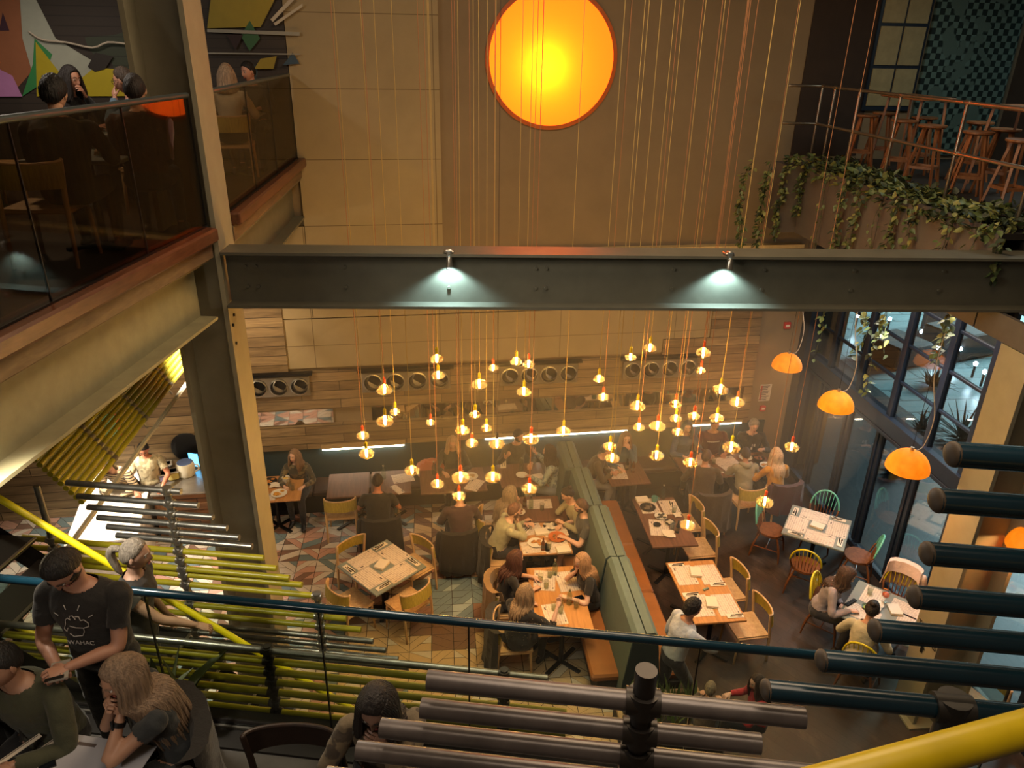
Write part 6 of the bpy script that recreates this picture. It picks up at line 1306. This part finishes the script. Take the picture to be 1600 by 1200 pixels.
for i in range(1900):
    y = U(7.0, 11.5); k = noise.noise(V((y*1.3, 2, 2))); x = PX + U(-.08, .5); z = 5.84 + U(0, .10+.16*max(0, k+.3)) - (.10 if x < PX else 0)
    if y > 10.9: x = U(5.3, 6.3)
    t.mi = random.choice((0, 0, 1, 2, 2)); leaf(t, V((x, y, z)), V((U(-1, .6), U(-1, 1), U(-.5, .9))), V((0, 0, 1))+V((U(-.5, .5), U(-.5, .5), 0)), U(.06, .12), U(.05, .09))
tag(t.build('ivy_foliage', LEAFM), 'mass of ivy leaves filling the long mezzanine planter', 'foliage', kind='stuff')
# plant at the mid level rail
spiky('potted_plant', 'broad-leaved plant behind the long-haired woman at the mid level', tuple(onz(268, 1095, 3.6)), 12, .45, .045, mat('dark_broad_leaf', '#3c4424', .5), (5, 55), seed=77)
CPK2 = cloth('coat_coral', '#b0654c')
t = MB(); t.ell((0, 0, .12), .20, .15, .16, 20, 12, fn=lambda d: V((d.x*.2, d.y*.14, d.z*.17))*(1+.18*noise.noise(d*3)+.08*noise.noise(d*8))); o = t.build('coral_coat', CPK2); o.location = WP(-.22, .46, .32); o.scale = (1.3, 1, 1.3); tag(o, 'crumpled coral coat heaped on the wall bench between two diners', 'coat')
# ------------------------------------------------------------------ lights of the room, with unseen fill added for brightness
def down(name, x, y, z, power, col, size, rot=(0, 0, 0), sy=None): return light('AREA', name, (x, y, z), power, col, size, rot, size_y=sy)
# ceiling fill panels added for ambient light, not known fittings
down('ceiling_fill_void', 2.0, 6.0, 10.3, 125, '#ffdcb0', 3.0, sy=5)
down('ceiling_fill_camera', .5, .6, 10.2, 40, '#ffe2c0', 2.5)
down('soffit_lamp_windows', 6.0, 8.6, 4.8, 22, '#fff0e0', .6, sy=3)
light('SPOT', 'tile_floor_spot', (-2.4, 8.6, 4.9), 650, '#fff2e2', .08, (R(-8), R(22), 0), None, 62, .7)
light('SPOT', 'cladding_spot', (-3.6, 9.6, 4.8), 110, '#ffe0b4', .1, (R(45), 0, 0), None, 90, .8)
light('SPOT', 'window_table_spot', (5.9, 8.6, 4.8), 120, '#fff4ea', .08, (R(4), R(-6), 0), None, 75, .8)
light('SPOT', 'oak_table_spot', (3.4, 7.0, 5.1), 90, '#ffe6c0', .08, (R(8), 0, 0), None, 70, .8)
light('SPOT', 'booth_spot', (1.2, 7.2, 5.1), 130, '#ffdca4', .08, (R(6), R(4), 0), None, 80, .8)
light('SPOT', 'stair_spot', (-2.6, 3.9, 5.5), 60, '#fff2dc', .06, (R(14), R(-10), 0), None, 90, .8)
light('POINT', 'under_floor_lamp', (-5.6, 6.5, 4.2), 60, '#ffe8c0', .2)
light('SPOT', 'mural_spot', (-4.6, 9.4, 8.6), 34, '#ffe8d0', .1, (R(30), 0, 0), None, 100, .8)
light('POINT', 'upper_floor_fill', (-3.9, 7.6, 8.5), 42, '#ffeeda', .12)  # unseen fill added to bring out the diners and tables upstairs
light('AREA', 'mezzanine_lamp', (8.0, 9.0, 8.6), 16, '#cfe0d8', 1.2)
light('POINT', 'mid_level_lamp', (-2.4, 1.2, 5.6), 14, '#fff0de', .1)
down('beam_wash', -.6, 4.6, 6.9, 30, '#fff0d8', .5, (0, R(-65), 0), sy=2)
w = bpy.data.worlds.new('night'); bpy.context.scene.world = w; w.use_nodes = True; w.node_tree.nodes['Background'].inputs[0].default_value = (.035, .05, .06, 1); w.node_tree.nodes['Background'].inputs[1].default_value = .6
# ------------------------------------------------------------------ camera
cam = bpy.data.cameras.new('camera'); cam.sensor_width = 36; cam.sensor_fit = 'HORIZONTAL'; cam.lens = F/1600*36; cam.clip_start = .05; cam.clip_end = 200
co = bpy.data.objects.new('camera', cam); C.objects.link(co); mt = Matrix((( _r.x, _u.x, -_fw.x, 0), (_r.y, _u.y, -_fw.y, 0), (_r.z, _u.z, -_fw.z, CAMH), (0, 0, 0, 1))); co.matrix_world = mt
s = bpy.context.scene; s.camera = co
s.view_settings.view_transform = 'Standard'; s.view_settings.look = 'None'; s.view_settings.exposure = 1.38; s.view_settings.gamma = 1; s.view_settings.use_curve_mapping = False
s.cycles.use_denoising = True; s.cycles.max_bounces = 6; s.cycles.diffuse_bounces = 3; s.cycles.glossy_bounces = 3; s.cycles.transparent_max_bounces = 24; s.cycles.transmission_bounces = 4; s.cycles.caustics_reflective = False; s.cycles.caustics_refractive = False; s.cycles.sample_clamp_indirect = 3
s.cycles.use_light_tree = True
# ------------------------------------------------------------------ scatter volume added to stand in for lens glare around the bulbs
m = bpy.data.materials.new('glare_scatter'); m.use_nodes = True; nt = m.node_tree; nt.nodes.clear(); o_ = nt.nodes.new('ShaderNodeOutputMaterial'); v_ = nt.nodes.new('ShaderNodeVolumeScatter')
v_.inputs['Color'].default_value = (1, .93, .8, 1); v_.inputs['Density'].default_value = .045; v_.inputs['Anisotropy'].default_value = .2; nt.links.new(v_.outputs[0], o_.inputs['Volume'])
t = MB(); t.ell((1.9, 9.7, 2.35), 4.6, 2.0, 2.3, 32, 20); tag(t.build('glare_volume', m), 'soft warm volume added for the lens glare around the hanging bulbs', 'glare_volume', kind='stuff')
